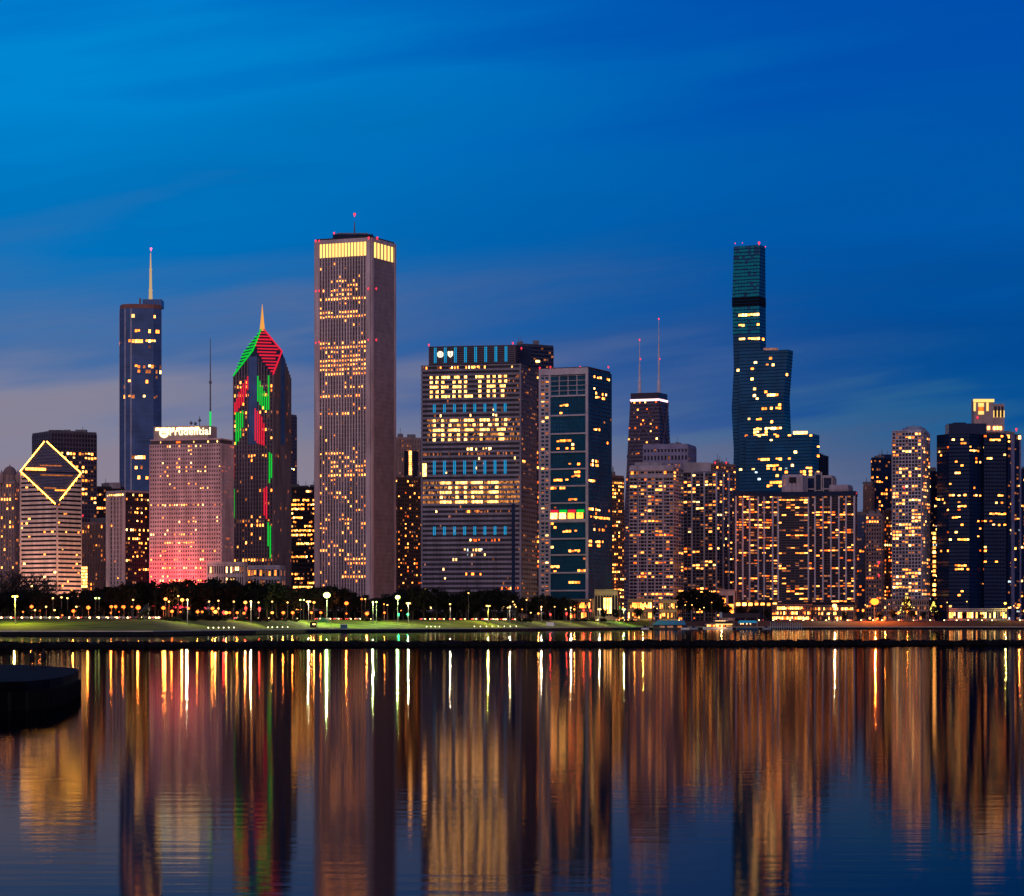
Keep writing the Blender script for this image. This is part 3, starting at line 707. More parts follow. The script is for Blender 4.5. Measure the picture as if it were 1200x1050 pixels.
# 18
b = gen('navy_slab_tower', 'dark navy slab rising behind right shoulder of the blue-column tower', (598, 616, 648.5), 405, 2760, 1.4, NAVY, mat('navy_cladding', (.035, .045, .085)), 75, 6, 11, .35, .1, .5, .25, keys='gc', dens=.012, fin=False)
b.window(b.face(1), .42*b.face(1)[3], b.z(422.5), 6, 2, 'w', .7)
for k in range(26): 
    if R.random() < .75: b.window(b.face(1), R.uniform(.36, .48)*b.face(1)[3], b.z(530+k*5.8), R.uniform(2, 4), 2.2, R.choice('gao'), .7)
b.finish()
# 19 white framed tower
D = 2680
b = Bld('white_framed_tower', 'glass tower in a white concrete frame with navy glass right side', rect(632, 689.5, 716.5, D, .42), D)
zt = b.z(432); b.core(TEAL, 0, zt); fc = b.face(0); ln = fc[3]
m = b.mb('white_frame', WHITEW)
for a, c in ((0, .035), (.205, .235), (.955, 1)): b.bar(m, fc, a*ln, c*ln, 0, 1.6, 0, zt-5.02)
b.bar(m, fc, 0, ln, 0, 1.62, zt-5, zt+1.2)
for y in (463, 486, 507.5, 529, 549, 569, 589, 611, 631, 650, 671, 692): b.bar(m, fc, .235*ln, .955*ln, 0, 1.4, b.z(y)-.7, b.z(y)+.7)
b.fac(fc, 2, 62, 1, zt-6, WHITEW, .42, .2, 1.0, 1.3, u0=.035, u1=.205, keys='adgw', dens=.22, cont=.4)
def lw(i, j, u, z):
    y = HOR-(z+b.base-CH)*F/D
    for y0, a, c in ((474, .25, .75), (483, .2, .5), (514, .2, .7), (517.5, .2, .7), (525, .2, .75), (542, .3, .8), (554, .35, .9), (557, .5, .9), (563, .1, .5), (571, .0, .4), (586, .3, .9), (616, 0, .2), (620, .3, .75), (644, .5, .9), (652, 0, .3), (665, 0, .3), (668, .5, 1), (684, .5, .85)):
        if abs(y-y0) < 2.3 and a < u < c and R.random() < .62: return R.choice('ggaa')
    if y < 462: return None
    return R.choice('awcd') if R.random() < .02 else None
b.fac(fc, 12, 62, 1, zt-6, mat('teal_spandrel', (.006, .06, .11), .8, .1), .25, .06, .3, .4, u0=.235, u1=.955, lit=lw, part='glass_grid')
b.fac(fc, 4, 4, b.z(463), zt-6, WHITEW, .1, .06, 1.1, 1.2, u0=.235, u1=.955, lit=lambda *a: None, part='crown_lattice')
# sky terrace with coloured awnings
for k, (mm) in enumerate(('r', 'g', 'r', 'g')):
    q = MB(); b.bar(q, fc, (.25+k*.175)*ln, (.25+k*.175+.15)*ln, 1.0, 1.8, b.z(600.5), b.z(597)); q.build('awning_light', LR if mm == 'r' else LG, b.root)
    q = MB(); b.bar(q, fc, (.24+k*.175)*ln, (.24+k*.175+.13)*ln, .6, 1.2, b.z(607.5), b.z(600.6)); q.build('terrace_window', pm('G' if k < 2 else 'a', 'isl'), b.root)
b.bar(m, fc, .03*ln, ln, 0, 1.8, b.z(611), b.z(608))
def lw1(i, j, u, z):
    y = HOR-(z+b.base-CH)*F/D
    for y0, a, c in ((438.5, .2, .95), (455, .1, .3), (460, .2, .8), (465, .3, .7), (500, .2, .6), (538, 0, .45), (546, 0, .4), (563, 0, .55), (595, 0, .8), (605, 0, 1), (620, 0, .8), (636, 0, .5), (640, 0, .6)):
        if abs(y-y0) < 2.3 and a < u < c and R.random() < .6: return R.choice('ggaw')
    return R.choice('ad') if R.random() < .015 else None
b.fac(b.face(1), 14, 62, 1, zt-.5, DKBLUE, .22, .08, .3, .4, lit=lw1, part='side_grid')
for i in (2, 3): b.fac(b.face(i), 10, 62, 1, zt-.5, DKBLUE, .22, .08, .3, .4, dens=.05, part='side_grid')
b.mb('roof', DARKW).prism([tuple(q*.97) for q in b.P], zt+.05, zt+2.2); b.roofbox(655, 700, 429.5, 432, DARKW, 30, 14)
for px, py in ((632.5, 431), (645, 430), (680, 430), (689, 431), (713, 430)): b.beacon(px, py, 1.2, None, 6 if px < 700 else 40)
b.finish()
# 20
b = gen('gold_flecked_tower', 'narrow dark tower flecked with gold, just right of the navy glass side', (706, 717, 731), 559, 2850, .9, DARKG, mat('umber_cladding', (.09, .065, .06)), 40, 4, 6, .35, .25, keys='ggaw', dens=.3, cont=.4)
# 21 tapered tower with two antennas
D = 4300
fp = rect(725, 779, 796, D, .42); b = Bld('tapered_tower', 'distant tapering dark tower with twin antennas and a glowing white top band', fp, D)
zt = b.z(468.5)
def sc(f): return [q*f for q in b.P]
b.core(PURP, 0, zt, None, 'wall', sc(.62))
HW = mat('bronze_cladding', (.085, .07, .115))
nf = 60
for j in range(nf):
    f0 = 1-.38*j/nf; PP = sc(f0*1.003)
    for i in range(2):
        fc = b.face(i, PP); b.bar(b.mb('facade_grid', HW), fc, 0, fc[3], 0, .6, zt*j/nf, zt*(j+.45)/nf)
        for k in range(16):
            if i == 0 and R.random() < (.13 if j > 20 else .05)*(2.2 if j % 7 == 3 else .6): b.window(fc, (k+.5)/16*fc[3], zt*(j+.72)/nf, fc[3]/16*.8, zt/nf*.45, R.choice('daogpw'), .5)
for i in range(2):                         # X braces
    for s in range(4):
        z0, z1 = zt*s/4, zt*(s+1)/4; f0, f1 = 1-.38*s/4, 1-.38*(s+1)/4
        a0, a1 = sc(f0)[i], sc(f0)[i+1]; c0, c1 = sc(f1)[i], sc(f1)[i+1]; nn_ = b.face(i)[2]
        for (u, v) in ((a0, c1), (a1, c0)): b.mb('cross_brace', HW).tube([(u.x+nn_.x, u.y+nn_.y, z0), (v.x+nn_.x, v.y+nn_.y, z1)], 1.3, 5)
PT = sc(.625)
q = MB(); q.prism([tuple(u) for u in PT], zt+.1, zt+3.4); q.build('light_band', emi('white_band', (1, .66, .7), 2), b.root)
q = MB(); q.prism([tuple(u*.97) for u in PT], zt+3.42, zt+13); q.build('roof', PURP, b.root)
for px, yt, dd in ((749.5, 398, 30), (772, 373.5, 34)):
    q = b.pt(px, dd); m = MB(); m.tube([(q.x, q.y, zt+13), (q.x, q.y, b.z(443))], [3.0, 2.6], 8); m.tube([(q.x, q.y, b.z(443)), (q.x, q.y, b.z(400 if yt < 390 else 425))], [1.6, 1.3], 8); m.tube([(q.x, q.y, b.z(400 if yt < 390 else 425)), (q.x, q.y, b.z(yt))], [.9, .5], 6)
    m.build('antenna', mat('antenna_paint', (.5, .48, .55)), b.root); b.beacon(px, yt, 1.7, None, dd); b.beacon(px+1, 420.5, 1.6, None, dd)
b.finish()
# 22
b = gen('grey_slab', 'grey-violet slab with a tall row of top windows in front of the tapering tower', (754, 806, 815.5), 522, 3250, .25, DARKG, mat('grey_violet', (.2, .19, .3)), 22, 13, 4, .45, .45, .4, .8, keys='wd', dens=.02, fin=False)
b.bar(b.mb('attic', mat('grey_violet', (.2, .19, .3))), b.face(0), 0, b.face(0)[3], 0, 1.2, b.z(526), b.z(521)); b.finish()
# 23 white banded apartments
b = gen('white_banded_apartments', 'apartment tower with white balcony bands and a lit attic by the harbor', (738, 789, 800.5), 547, 2950, .25, DARKG, LIGHTC, 44, 12, 4, .36, .12, 1.2, .5, keys='aggod', dens=.13, cont=.5, fin=False)
fc = b.face(0); ln = fc[3]
for u in (.2, .4, .58, .78): b.bar(b.mb('white_pier', LIGHTC), fc, u*ln-.6, u*ln+.6, 0, 1.5, 0, b.z(549))
b.bar(b.mb('attic_band', LIGHTC), fc, 0, ln, 0, 1.8, b.z(551), b.z(547)); b.bar(b.mb('attic_band', LIGHTC), fc, 0, ln, 0, 1.8, b.z(559), b.z(556.5))
for k in range(8):
    if R.random() < .6: b.window(fc, (k+.5)/8*ln, b.z(553.7), ln/8*.6, 3, R.choice('ada'), 1.3)
b.roofbox(744, 776, 541, 546, GREYC, 12, 14); b.finish()
# 24
b = gen('white_pier_apartments', 'apartment tower with white vertical piers and scattered gold windows', (796, 840, 861), 554, 3020, .6, DARKG, mat('slate_concrete', (.12, .115, .155)), 44, 9, 7, .35, .2, .7, .5, keys='aggwo', dens=.17, cont=.3, fin=False)
for i, us in ((0, (0, .33, .66, .98)), (1, (.3, .62))):
    fc = b.face(i)
    for u in us: b.bar(b.mb('white_pier', WHITEW), fc, u*fc[3], u*fc[3]+1.6, 0, 1.3, 0, b.z(553))
b.roofbox(800, 833, 541, 553, GREYC, 14, 14, 'penthouse'); b.finish()
b = gen('brown_back_tower', 'brown tower with amber stacked windows squeezed left of the curved glass tower', (832, 836, 862), 545, 3120, 1.3, DARKG, mat('brown_clad', (.15, .1, .1)), 40, 3, 9, .4, .3, keys='ggga', dens=.25, cont=.3, fin=False)
b.beacon(838, 542, 1.3, None, 0); b.beacon(851, 542, 1.3, None, 0); b.finish()
# 25 stepped curvy glass tower
D = 3200
def pf(xs): return rect(*xs, D, .45)
b = Bld('stepped_glass_tower', 'tallest blue-green glass tower at right, stepping down in three waves', pf((861, 891, 898)), D)
c = b.c
STG = GL('stem_glass', (.002, .068, .165), .25); STL = mat('stem_spandrel', (.002, .033, .085), .9, .05)
def stem(levels, lit, off, nx0, nx1, key):
    for (y0, xs0), (y1, xs1) in zip(levels, levels[1:]):
        P0 = [q-c+Vector((0, off)) for q in rect(*xs0, D, .45)]; P1 = [q-c+Vector((0, off)) for q in rect(*xs1, D, .45)]
        z0, z1 = b.z(y0), b.z(y1); b.core(STG, z0, z1, P0, 'curtain_wall', P1)
        n = max(1, round((z1-z0)/3.9))
        for j in range(n):
            f = (j+.5)/n; PP = [u.lerp(v, f) for u, v in zip(P0, P1)]
            for i in range(2):
                fc = b.face(i, PP); z = z0+(z1-z0)*(j)/n; fh = (z1-z0)/n
                b.bar(b.mb('floor_edge', STL), fc, 0, fc[3], -.3, .35, z, z+fh*.2)
                nx = nx0 if i == 0 else nx1
                for k in range(nx):
                    kk = lit(i, (k+.5)/nx, HOR-(z+fh*.6+b.base-CH)*F/D)
                    if kk: b.window(fc, (k+.5)/nx*fc[3], z+fh*.6, fc[3]/nx*.96, fh*.72, kk, .4)
def l1(i, u, y):
    if i == 1: return 'a' if 394 < y < 399 and R.random() < .5 else None
    if 345 < y < 357: return None
    for y0, a, d in ((368.5, .25, 1), (378, .2, .5), (378, .85, 1), (396.5, .2, .45), (396.5, .5, .95), (410.5, .35, 1)):
        if abs(y-y0) < 2.2 and a < u < d: return 'w' if R.random() < .8 else 'g'
    if (y < 345 and y > 300 or 357 < y < 388) and R.random() < .9: return 't'
    if y < 300 and R.random() < .5: return 't'
    return R.choice('gwa') if y > 412 and R.random() < .02 else None
def l2(i, u, y):
    if i == 1: return R.choice('ga') if R.random() < .01 else None
    for y0, a, d in ((427, .55, .62), (461.5, .6, .95), (480, .5, .95), (490, .35, .5), (503, .3, .95), (508, .3, .6), (521, .35, .62), (525, .35, .62)):
        if abs(y-y0) < 2.2 and a < u < d and R.random() < .75: return R.choice('gwwa')
    return R.choice('gaw') if R.random() < .03 else None
def l3(i, u, y):
    for y0, a, d in ((538, .2, .7), (546, .3, .6), (550, .3, .55), (552, .8, .98), (558, .8, .98), (565, .3, .6), (569, .3, .75)):
        if abs(y-y0) < 2.2 and a < u < d and R.random() < .7 and i == 0: return R.choice('gga')
    return R.choice('gawc') if R.random() < .035 else None
stem([(735, (860, 892, 899)), (570, (860, 892, 899)), (525, (861, 892, 898)), (478, (858.5, 891, 898)), (430, (861, 893, 899)), (357, (859.5, 891, 898.5)), (346, (859.3, 891, 898.4)), (285, (861, 892, 898))], l1, 14, 9, 3, 0)
stem([(735, (866, 922, 929)), (520, (866, 920, 927)), (465, (866, 918, 925)), (410, (866, 923, 929))], l2, -4, 16, 3, 0)
stem([(735, (872, 950, 958)), (560, (872, 949, 957)), (510, (872, 949.5, 957.5))], l3, -24, 22, 3, 0)
for k in range(5):
    q = b.pt(958.5+k*2.6, 12); b.mb('fin', DKBLUE).box(q.x, q.x+1.4, q.y, q.y+14, 0, b.z(529+k*1.2))
q = b.pt(959, 20); q2 = b.pt(971, 20); b.mb('rear_wing', STL).box(q.x, q2.x, q.y, q.y+18, 0, b.z(533))
m = b.mb('dark_belt', BLACK); P0 = [(q-c)*1.02+Vector((0, 14)) for q in rect(859.3, 891, 898.5, D, .45)]; m.prism([tuple(q) for q in P0], b.z(356.5), b.z(346))
q = MB(); qa, qb = b.pt(930, -8), b.pt(946, -8); q.box(qa.x, qb.x, qa.y, qa.y+3, b.z(509.8), b.z(506)); q.build('terrace_light', pm('G', 'isl'), b.root)
q = MB(); qa, qb = b.pt(895, 0), b.pt(912, 0); q.box(qa.x, qb.x, qa.y+2, qa.y+5, b.z(409.8), b.z(407.5)); q.build('terrace_light', pm('p', 'isl'), b.root)
for px, py, r in ((861.5, 285, .8), (870, 284.6, .7), (889.5, 284.5, 1.9), (897, 289, .9)): b.beacon(px, py, r, None, 16)
b.finish()
# 26 wide pier apartments
D = 2920
pp = [Vector((wx(px, D+dd), D+dd)) for px, dd in ((860, 40), (861, 10), (911, 26), (947, 26), (1002, 6), (1004, 44), (950, 62), (908, 62))]
b = Bld('wide_apartments', 'wide dark apartment slab with thin white piers and many amber windows', pp, D, cat='apartment building')
zt = b.z(575); b.core(DARKG, 0, zt); AW = mat('apartment_slab', (.06, .05, .08))
for i in (0, 1, 2, 3, 4, 5, 6):
    fc = b.face(i); n = max(3, round(fc[3]/4.4))
    b.fac(fc, n, 42, b.z(706), b.z(580), AW, .35, .08, .8, .5, keys='agogd', dens=.14, cont=.5)
    b.bar(b.mb('attic', DKBLUE), fc, 0, fc[3], 0, 1.0, b.z(580), zt)
    us = {1: (0, .16, .32, .52, .66, .86, .985), 2: (0, .98), 3: (.14, .31, .48, .65, .8, .975)}.get(i, ())
    for u in us: b.bar(b.mb('white_pier', WHITEW), fc, u*fc[3], u*fc[3]+1.5, 0, 1.7, b.z(703), b.z(581))
fc = b.face(1); 
for k in range(7): b.window(fc, (k+.5)/7*fc[3], b.z(708), 4.5, 3.0, R.choice('Gg'), 1.0)
b.beacon(1003, 578, 1.3, None, 10); b.finish()
# 27 roof structures behind
b = gen('grey_roof_block', 'small grey concrete top showing above the wide apartment slab', (917, 940, 946), 558, 3060, .3, GREYC, LIGHTC, 12, 5, 2, .25, .55, .4, .8, keys='d', dens=.0, fin=False)
b.bar(b.mb('louver', DARKG), b.face(0), .35*b.face(0)[3], .7*b.face(0)[3], .5, .95, b.z(566), b.z(559)); b.finish()
b = gen('framed_top_block', 'pale framed tower top with dark glass bays above the apartment slab', (945, 975, 979), 559, 3090, .25, NAVY, mat('pale_frame', (.33, .3, .33)), 3, 3, 2, .12, .12, 1, 1.3, keys='d', dens=0, fin=False, yb=600)
b.bar(b.mb('central_bay', mat('pale_frame', (.33, .3, .33))), b.face(0), .33*b.face(0)[3], .62*b.face(0)[3], 0, 1.6, b.z(575), b.z(553)); b.bar(b.mb('bay_glass', NAVY), b.face(0), .38*b.face(0)[3], .57*b.face(0)[3], 1.55, 1.75, b.z(574), b.z(556)); b.finish()
b = gen('low_pale_block', 'low pale rooftop at the right end above the apartment slab', (972, 994, 999), 570, 3080, .3, GREYC, LIGHTC, 10, 6, 2, .4, .3, keys='w', dens=.1)
# 28-31
b = gen('navy_corner_tower', 'dark navy tower stepping up left of the white gridded tower', (1021, 1024, 1048), 538, 3150, 1.6, NAVY, DKBLUE, 40, 3, 9, .35, .15, keys='gaa', dens=.08, fin=False)
b.roofbox(1032, 1048, 532, 538, NAVY, 8, 16); b.finish()
b = gen('brown_step_tower', 'narrow brown tower left of the dark navy corner tower', (1012, 1021, 1024), 569, 3120, .4, BROWN, BROWN, 34, 5, 2, .4, .5, keys='d', dens=.03)
b = gen('pale_lattice_block', 'pale lattice apartment block behind the big orange lamp', (1015, 1033, 1036), 604, 3010, .3, DARKG, mat('lattice_concrete', (.22, .18, .21)), 26, 6, 2, .4, .35, .7, .9, keys='ago', dens=.1)
b = gen('blue_glass_block', 'blue glass block beside the wide apartment slab', (1001, 1013, 1018), 606, 3060, .5, BLUEG, mat('blue_mullion', (.06, .08, .14)), 26, 4, 2, .3, .15, keys='goa', dens=.12)
b = gen('brown_lower_block', 'brown block with amber windows between lattice block and gridded tower', (1034, 1036, 1050), 600, 3070, 1.2, DARKG, mat('red_brown', (.16, .09, .085)), 28, 2, 6, .4, .3, keys='agoow', dens=.28, fin=False)
b.beacon(1030, 659, 1.8, None, -70); b.beacon(1030, 674, 1.6, None, -70); b.finish()
D = 2980
b = gen('white_gridded_tower', 'white gridded apartment tower with a rounded glassy crown', (1046, 1079.5, 1089), 506, D, .38, DARKG, mat('white_grid', (.33, .32, .41), .85, .2, .3, .16, 0, True), 54, 9, 5, .30, .22, .8, 1.0, keys='ggaaw', dens=.2, cont=.5, fin=False)
cpt = b.pt(1071, 22)
m = b.mb('crown', mat('pale_blue_grid', (.2, .24, .33)))
for r, z0, z1 in ((14.5, 506, 503), (12.5, 503, 500.5), (9, 500.5, 498.5)): m.tube([(cpt.x, cpt.y, b.z(z0)), (cpt.x, cpt.y, b.z(z1))], r, 20)
for k in range(9): q = b.pt(1047+k*4, 8-k*.6); b.mb('finial', LIGHTC).ball((q.x, q.y, b.z(504.5)), 1.2)
b.beacon(1059.5, 571, 1.6, None, -2); b.finish()
b = gen('sparse_dark_tower', 'dark narrow tower with sparse lights between gridded and big navy towers', (1086, 1091, 1101), 554, 3080, .9, DARKG, DKBLUE, 38, 4, 6, .35, .2, keys='wcga', dens=.1, fin=False)
for k in range(14): b.window(b.face(1), .3*b.face(1)[3], b.z(625+k*5.5), 6, 3, R.choice('ggG'), 1.0) if R.random() < .8 else 0
b.finish()
# 32 big navy tower, two wings
D = 2960
pp = [Vector((wx(px, D+dd), D+dd)) for px, dd in ((1098, 26), (1112, 6), (1136, 0), (1152, 14), (1153, 8), (1179, 10), (1181, 60), (1105, 70))]
b = Bld('big_navy_tower', 'big dark navy glass tower with two wings and amber floor bands', pp, D)
zt = b.z(508); b.core(NAVY, 0, zt); NB = mat('navy_band', (.003, .011, .042), .9, .05)
class Sp(dict):
    def __missing__(s, k): s[k] = (R.uniform(.3, .75), R.uniform(.12, .42)); return s[k]
SPAN = Sp()
def ln_(i0):
    def f(i, j, u, z):
        y = HOR-(z+b.base-CH)*F/D
        s = {(1): (515, 519, 540, 553, 578, 589, 593, 608, 616, 623, 631, 661, 667), 4: (515, 530, 537, 581, 588, 602, 613, 660), 0: (), 3: (), 2: (529, 543, 571, 580, 620)}.get(i0, ())
        for y0 in s:
            if abs(y-y0) < 2.1 and abs(u-SPAN[(i0, y0)][0]) < SPAN[(i0, y0)][1] and R.random() < .72: return R.choice('ggaw')
        return R.choice('gawo') if R.random() < .03 else None
    return f
for i in range(7):
    fc = b.face(i); b.fac(fc, max(2, round(fc[3]/3)), 50, 2, zt-.3, NB, .35, .07, .4, .25, lit=ln_(i))
b.roofbox(1112, 1156, 495, 508, NAVY, 16, 26, 'penthouse'); b.roofbox(1118, 1132, 493.5, 495, DKBLUE, 20, 16)
b.finish()
# 33 tower with lit crown
D = 3300
b = gen('lit_crown_tower', 'stone tower with gold-lit square crown peeking over the big navy tower', (1142, 1166, 1176), 500, D, .45, BROWN, mat('crown_stone', (.32, .25, .25)), 34, 6, 4, .3, .4, keys='a', dens=.03, fin=False)
CS = mat('crown_stone', (.32, .25, .25)); GGL = emi('crown_gold', (1, .6, .16), 1.5)
qa, qb = b.pt(1141.5, -4), b.pt(1164, -4); b.mb('crown_block', CS).box(qa.x, qb.x, qa.y, qa.y+20, b.z(500), b.z(468.5))
q = MB(); q.box(qa.x-1, qb.x+1, qa.y-1, qa.y-.1, b.z(471.5), b.z(468)); q.build('crown_light', GGL, b.root)
for x0, x1, y0, y1 in ((1141, 1143.5, 482, 472), (1156, 1158.5, 482, 472), (1146.5, 1153, 477, 472.5), (1146.5, 1153, 486, 482), (1147, 1152.5, 481.5, 477.5)):
    u, v = b.pt(x0, -4.6), b.pt(x1, -4.6); q = MB(); q.box(u.x, v.x, u.y, u.y+.5, b.z(y0), b.z(y1)); q.build('crown_light', GGL if y0 != 481.5 else pm('o', 'isl'), b.root)
qa, qb = b.pt(1160, 2), b.pt(1177, 2); b.mb('side_block', CS).box(qa.x, qb.x, qa.y, qa.y+20, b.z(505), b.z(473))
for k in range(4): u, v = b.pt(1161.5+k*4, 1.5), b.pt(1164+k*4, 1.5); b.mb('dark_slot', DARKG).box(u.x, v.x, u.y, u.y+.6, b.z(488), b.z(476))
for k in range(5): u, v = b.pt(1160.2+k*4, .8), b.pt(1161.2+k*4, .8); q = MB(); q.box(u.x, v.x, u.y, u.y+.6, b.z(489), b.z(481)); q.build('crown_light', GGL, b.root)
for x0, x1 in ((1157, 1160), (1164, 1166.5), (1168, 1170), (1171.5, 1174)): u, v = b.pt(x0, -6), b.pt(x1, -6); q = MB(); q.box(u.x, v.x, u.y, u.y+.6, b.z(504), b.z(500)); q.build('ledge_light', pm('G', 'isl'), b.root)
u, v = b.pt(1154.5, -5.4), b.pt(1177, -5.4); b.mb('ledge', CS).box(u.x, v.x, u.y, u.y+6, b.z(507), b.z(497.5))
b.beacon(1145.5, 489, 1.6, None, -6); b.finish()
# 34, 35
b = gen('violet_pier_tower', 'blue-violet tower with pale vertical ribs at the far right edge', (1170, 1176, 1196), 510, 3080, 1.3, NAVY, DKBLUE, 50, 3, 8, .3, .1, .3, .3, keys='wcg', dens=.06, fin=False)
fc = b.face(1)
for u in (.12, .42, .52, .92): b.bar(b.mb('pale_rib', mat('rib_violet', (.2, .2, .33))), fc, u*fc[3], u*fc[3]+1.7, 0, 1.4, 0, b.z(507))
for u in (.02, .15, .8): b.window(fc, (u+.08)*fc[3], b.z(511.5), 4, 4, R.choice('Go'), 1.5)
b.beacon(1191, 503, 1.8, None, -2); b.finish()
b = gen('edge_tower', 'dark tower cut off by the right edge of the view', (1193, 1196, 1216), 551, 3120, 1.5, NAVY, DKBLUE, 40, 2, 7, .35, .2, keys='ggaw', dens=.12)

# low lit buildings along the shore road
def low(name, label, x0, x1, yt, D, wall, rows, nb, keys, dens, cat='building', cont=.6):
    b = Bld(name, label, rect(x0, x1, x1+2, D, .3), D, cat=cat); zt = b.z(yt); b.core(DARKG, 0, zt); fc = b.face(0)
    b.fac(fc, nb, rows, .5, zt-.5, wall, .3, .3, .5, .8, keys=keys, dens=dens, cont=cont); b.mb('roof', wall).prism([tuple(q*1.01) for q in b.P], zt+.01, zt+1); b.finish(); return b
b = low('lit_colonnade', 'gold-lit colonnade at the foot of the white-framed tower', 697, 724, 692, 2640, GOLDST, 1, 8, 'GG', .95)
low('amber_pavilion', 'low amber-lit pavilion left of the gold colonnade', 668, 694, 703, 2600, BROWN, 2, 12, 'ago', .5)
low('market_hall', 'low hall with gold canopy lights beneath the white banded apartments', 736, 764, 703, 2760, GOLDST, 2, 12, 'Gga', .6)
low('canopy_hall', 'low gold-lit hall right of the dark gap beneath the banded apartments', 773, 793, 704, 2770, GOLDST, 2, 9, 'gga', .6)
low('terrace_block', 'low terrace block with gold and red lights before the wide apartment slab', 905, 950, 709, 2860, BROWN, 3, 24, 'GwgGo', .55)
low('garden_block', 'low garden block with pale gold lights right of the terrace block', 953, 1000, 710, 2865, BROWN, 3, 24, 'gwadG', .45)
low('corner_block', 'low pale block at the shore road below the gridded tower', 1036, 1088, 703, 2890, mat('dusky_concrete', (.2, .15, .16)), 4, 20, 'gaow', .2)
low('road_hall', 'long low hall with a band of white lights under the big navy tower', 1112, 1180, 714, 2850, GREYC, 1, 26, 'wg', .35)
low('gateway_block', 'pale gateway with two openings left of the wide apartment slab', 843, 861, 692, 2880, STONE, 1, 2, 'da', .9)

# ------------------------------------------------------------------ names of what stands behind a pixel column, for labels
ZONE = [(22, 'the domed tower'), (66, 'the diamond tower'), (96, "the diamond tower's right face"), (126, 'the brown stone block'), (150, 'the slender tower'), (176, 'the amber-lit tower side'), (215, 'the red-lit wall'), (243, 'the rooftop sign'), (287, 'the pale annex'), (312, 'the chevron tower'), (334, "the chevron tower's right side"), (370, 'the amber office block'), (402, "the tallest tower's left half"), (433, "the tallest tower's right half"), (463, "the tallest tower's dark side"), (494, 'the amber-dotted tower'), (530, "the blue-column tower's left third"), (570, "the blue-column tower's middle"), (612, "the blue-column tower's right third"), (632, 'the dark navy slab'), (690, 'the white-framed tower'), (717, 'the navy glass side'), (738, 'the gold-flecked tower'), (770, 'the white banded apartments'), (797, "the banded apartments' right half"), (861, 'the white-pier apartments'), (910, "the wide slab's left wing"), (948, "the wide slab's centre"), (1003, "the wide slab's right wing"), (1046, 'the lattice block'), (1090, 'the white gridded tower'), (1135, "the big navy tower's left wing"), (1178, "the big navy tower's right wing"), (9999, 'the violet ribbed tower')]
ORD = ['', 'second ', 'third ', 'fourth ', 'fifth ', 'sixth ', 'seventh ', 'eighth ', 'ninth ', 'tenth ', 'eleventh ', 'twelfth ', 'thirteenth ', 'fourteenth ']
def zone(px):
    for x, n in ZONE:
        if px < x: return n
def ordered(items, what, prep='below'):
    """items: list of (px, kindword, obj); writes one label each"""
    g = {}
    for px, kw, o in items: g.setdefault((kw, zone(px)), []).append((px, o))
    for (kw, zn), l in g.items():
        l.sort(key=lambda q: q[0])
        for i, (px, o) in enumerate(l):
            if len(l) == 1: o['label'] = f'{kw} {what} {prep} {zn}'
            else: o['label'] = f'{"first " if i == 0 else ORD[i]}{kw} {what} from left {prep} {zn}'

# ------------------------------------------------------------------ trees
def leafmesh(name, seed, w, h, nclump, nleaf, leaf, sparse=False):
    r = random.Random(seed); b = MB()
    for c in range(nclump):
        while True:
            x, y, z = r.uniform(-1, 1), r.uniform(-1, 1), r.uniform(-1, 1)
            if x*x+y*y+z*z < 1: break
        cx, cy, cz = x*w*.5*.82, y*w*.5*.82, h*.62+z*h*.33; cr = r.uniform(.09, .17)*w
        for k in range(nleaf):
            d = Vector((r.gauss(0, 1), r.gauss(0, 1), r.gauss(0, 1))); d = d.normalized()*cr*r.random()**.4
            q = Vector((cx, cy, cz))+d; n = Vector((r.gauss(0, 1), r.gauss(0, 1), r.gauss(0, 1))).normalized(); a = n.orthogonal().normalized()*leaf*r.uniform(.5, 1.2); c2 = n.cross(a)*.7
            b.quad(q-a, q-c2, q+a, q+c2)
    me = b.build('crown', FOL); d = me.data; bpy.data.objects.remove(me); return d
def trunkmesh(seed, h, w, bare=False):
    r = random.Random(seed); b = MB(); b.tube([(0, 0, -.5), (.1, 0, h*.25), (0, .1, h*.5), (.2, 0, h*.85)], [h*.022, h*.017, h*.012, h*.004], 6)
    for k in range(26 if bare else 9):
        a = r.uniform(0, 6.28); z0 = h*r.uniform(.22, .6); ln = w*.45*r.uniform(.6, 1)
        p1 = Vector((math.cos(a)*ln*.5, math.sin(a)*ln*.5, z0+h*.16)); p2 = Vector((math.cos(a)*ln, math.sin(a)*ln, z0+h*r.uniform(.22, .36)))
        b.tube([(0, 0, z0), p1, p2], [h*.009, h*.006, h*.002], 4)
        if bare:
            for q in range(9):
                f = r.uniform(.3, 1); s = p1.lerp(p2, f); b.tube([s, s+Vector((r.uniform(-1, 1)*w*.12, r.uniform(-1, 1)*w*.12, r.uniform(.02, .1)*h))], [.09, .04], 3)
    o = b.build('trunk', BARK); d = o.data; bpy.data.objects.remove(o); return d
FOL = mat('dark_foliage', (.008, .010, .008), .9, .1, .5, .6); BARK = mat('bark', (.035, .028, .024), .95)
BIG = [(leafmesh('c', 10+k, 15, 21, 42, 34, .75), trunkmesh(20+k, 21, 15)) for k in range(4)]
YNG = [(leafmesh('c', 30+k, 6, 10, 20, 24, .42), trunkmesh(40+k, 10, 6)) for k in range(3)]
BARE = [trunkmesh(60+k, 22, 17, True) for k in range(2)]
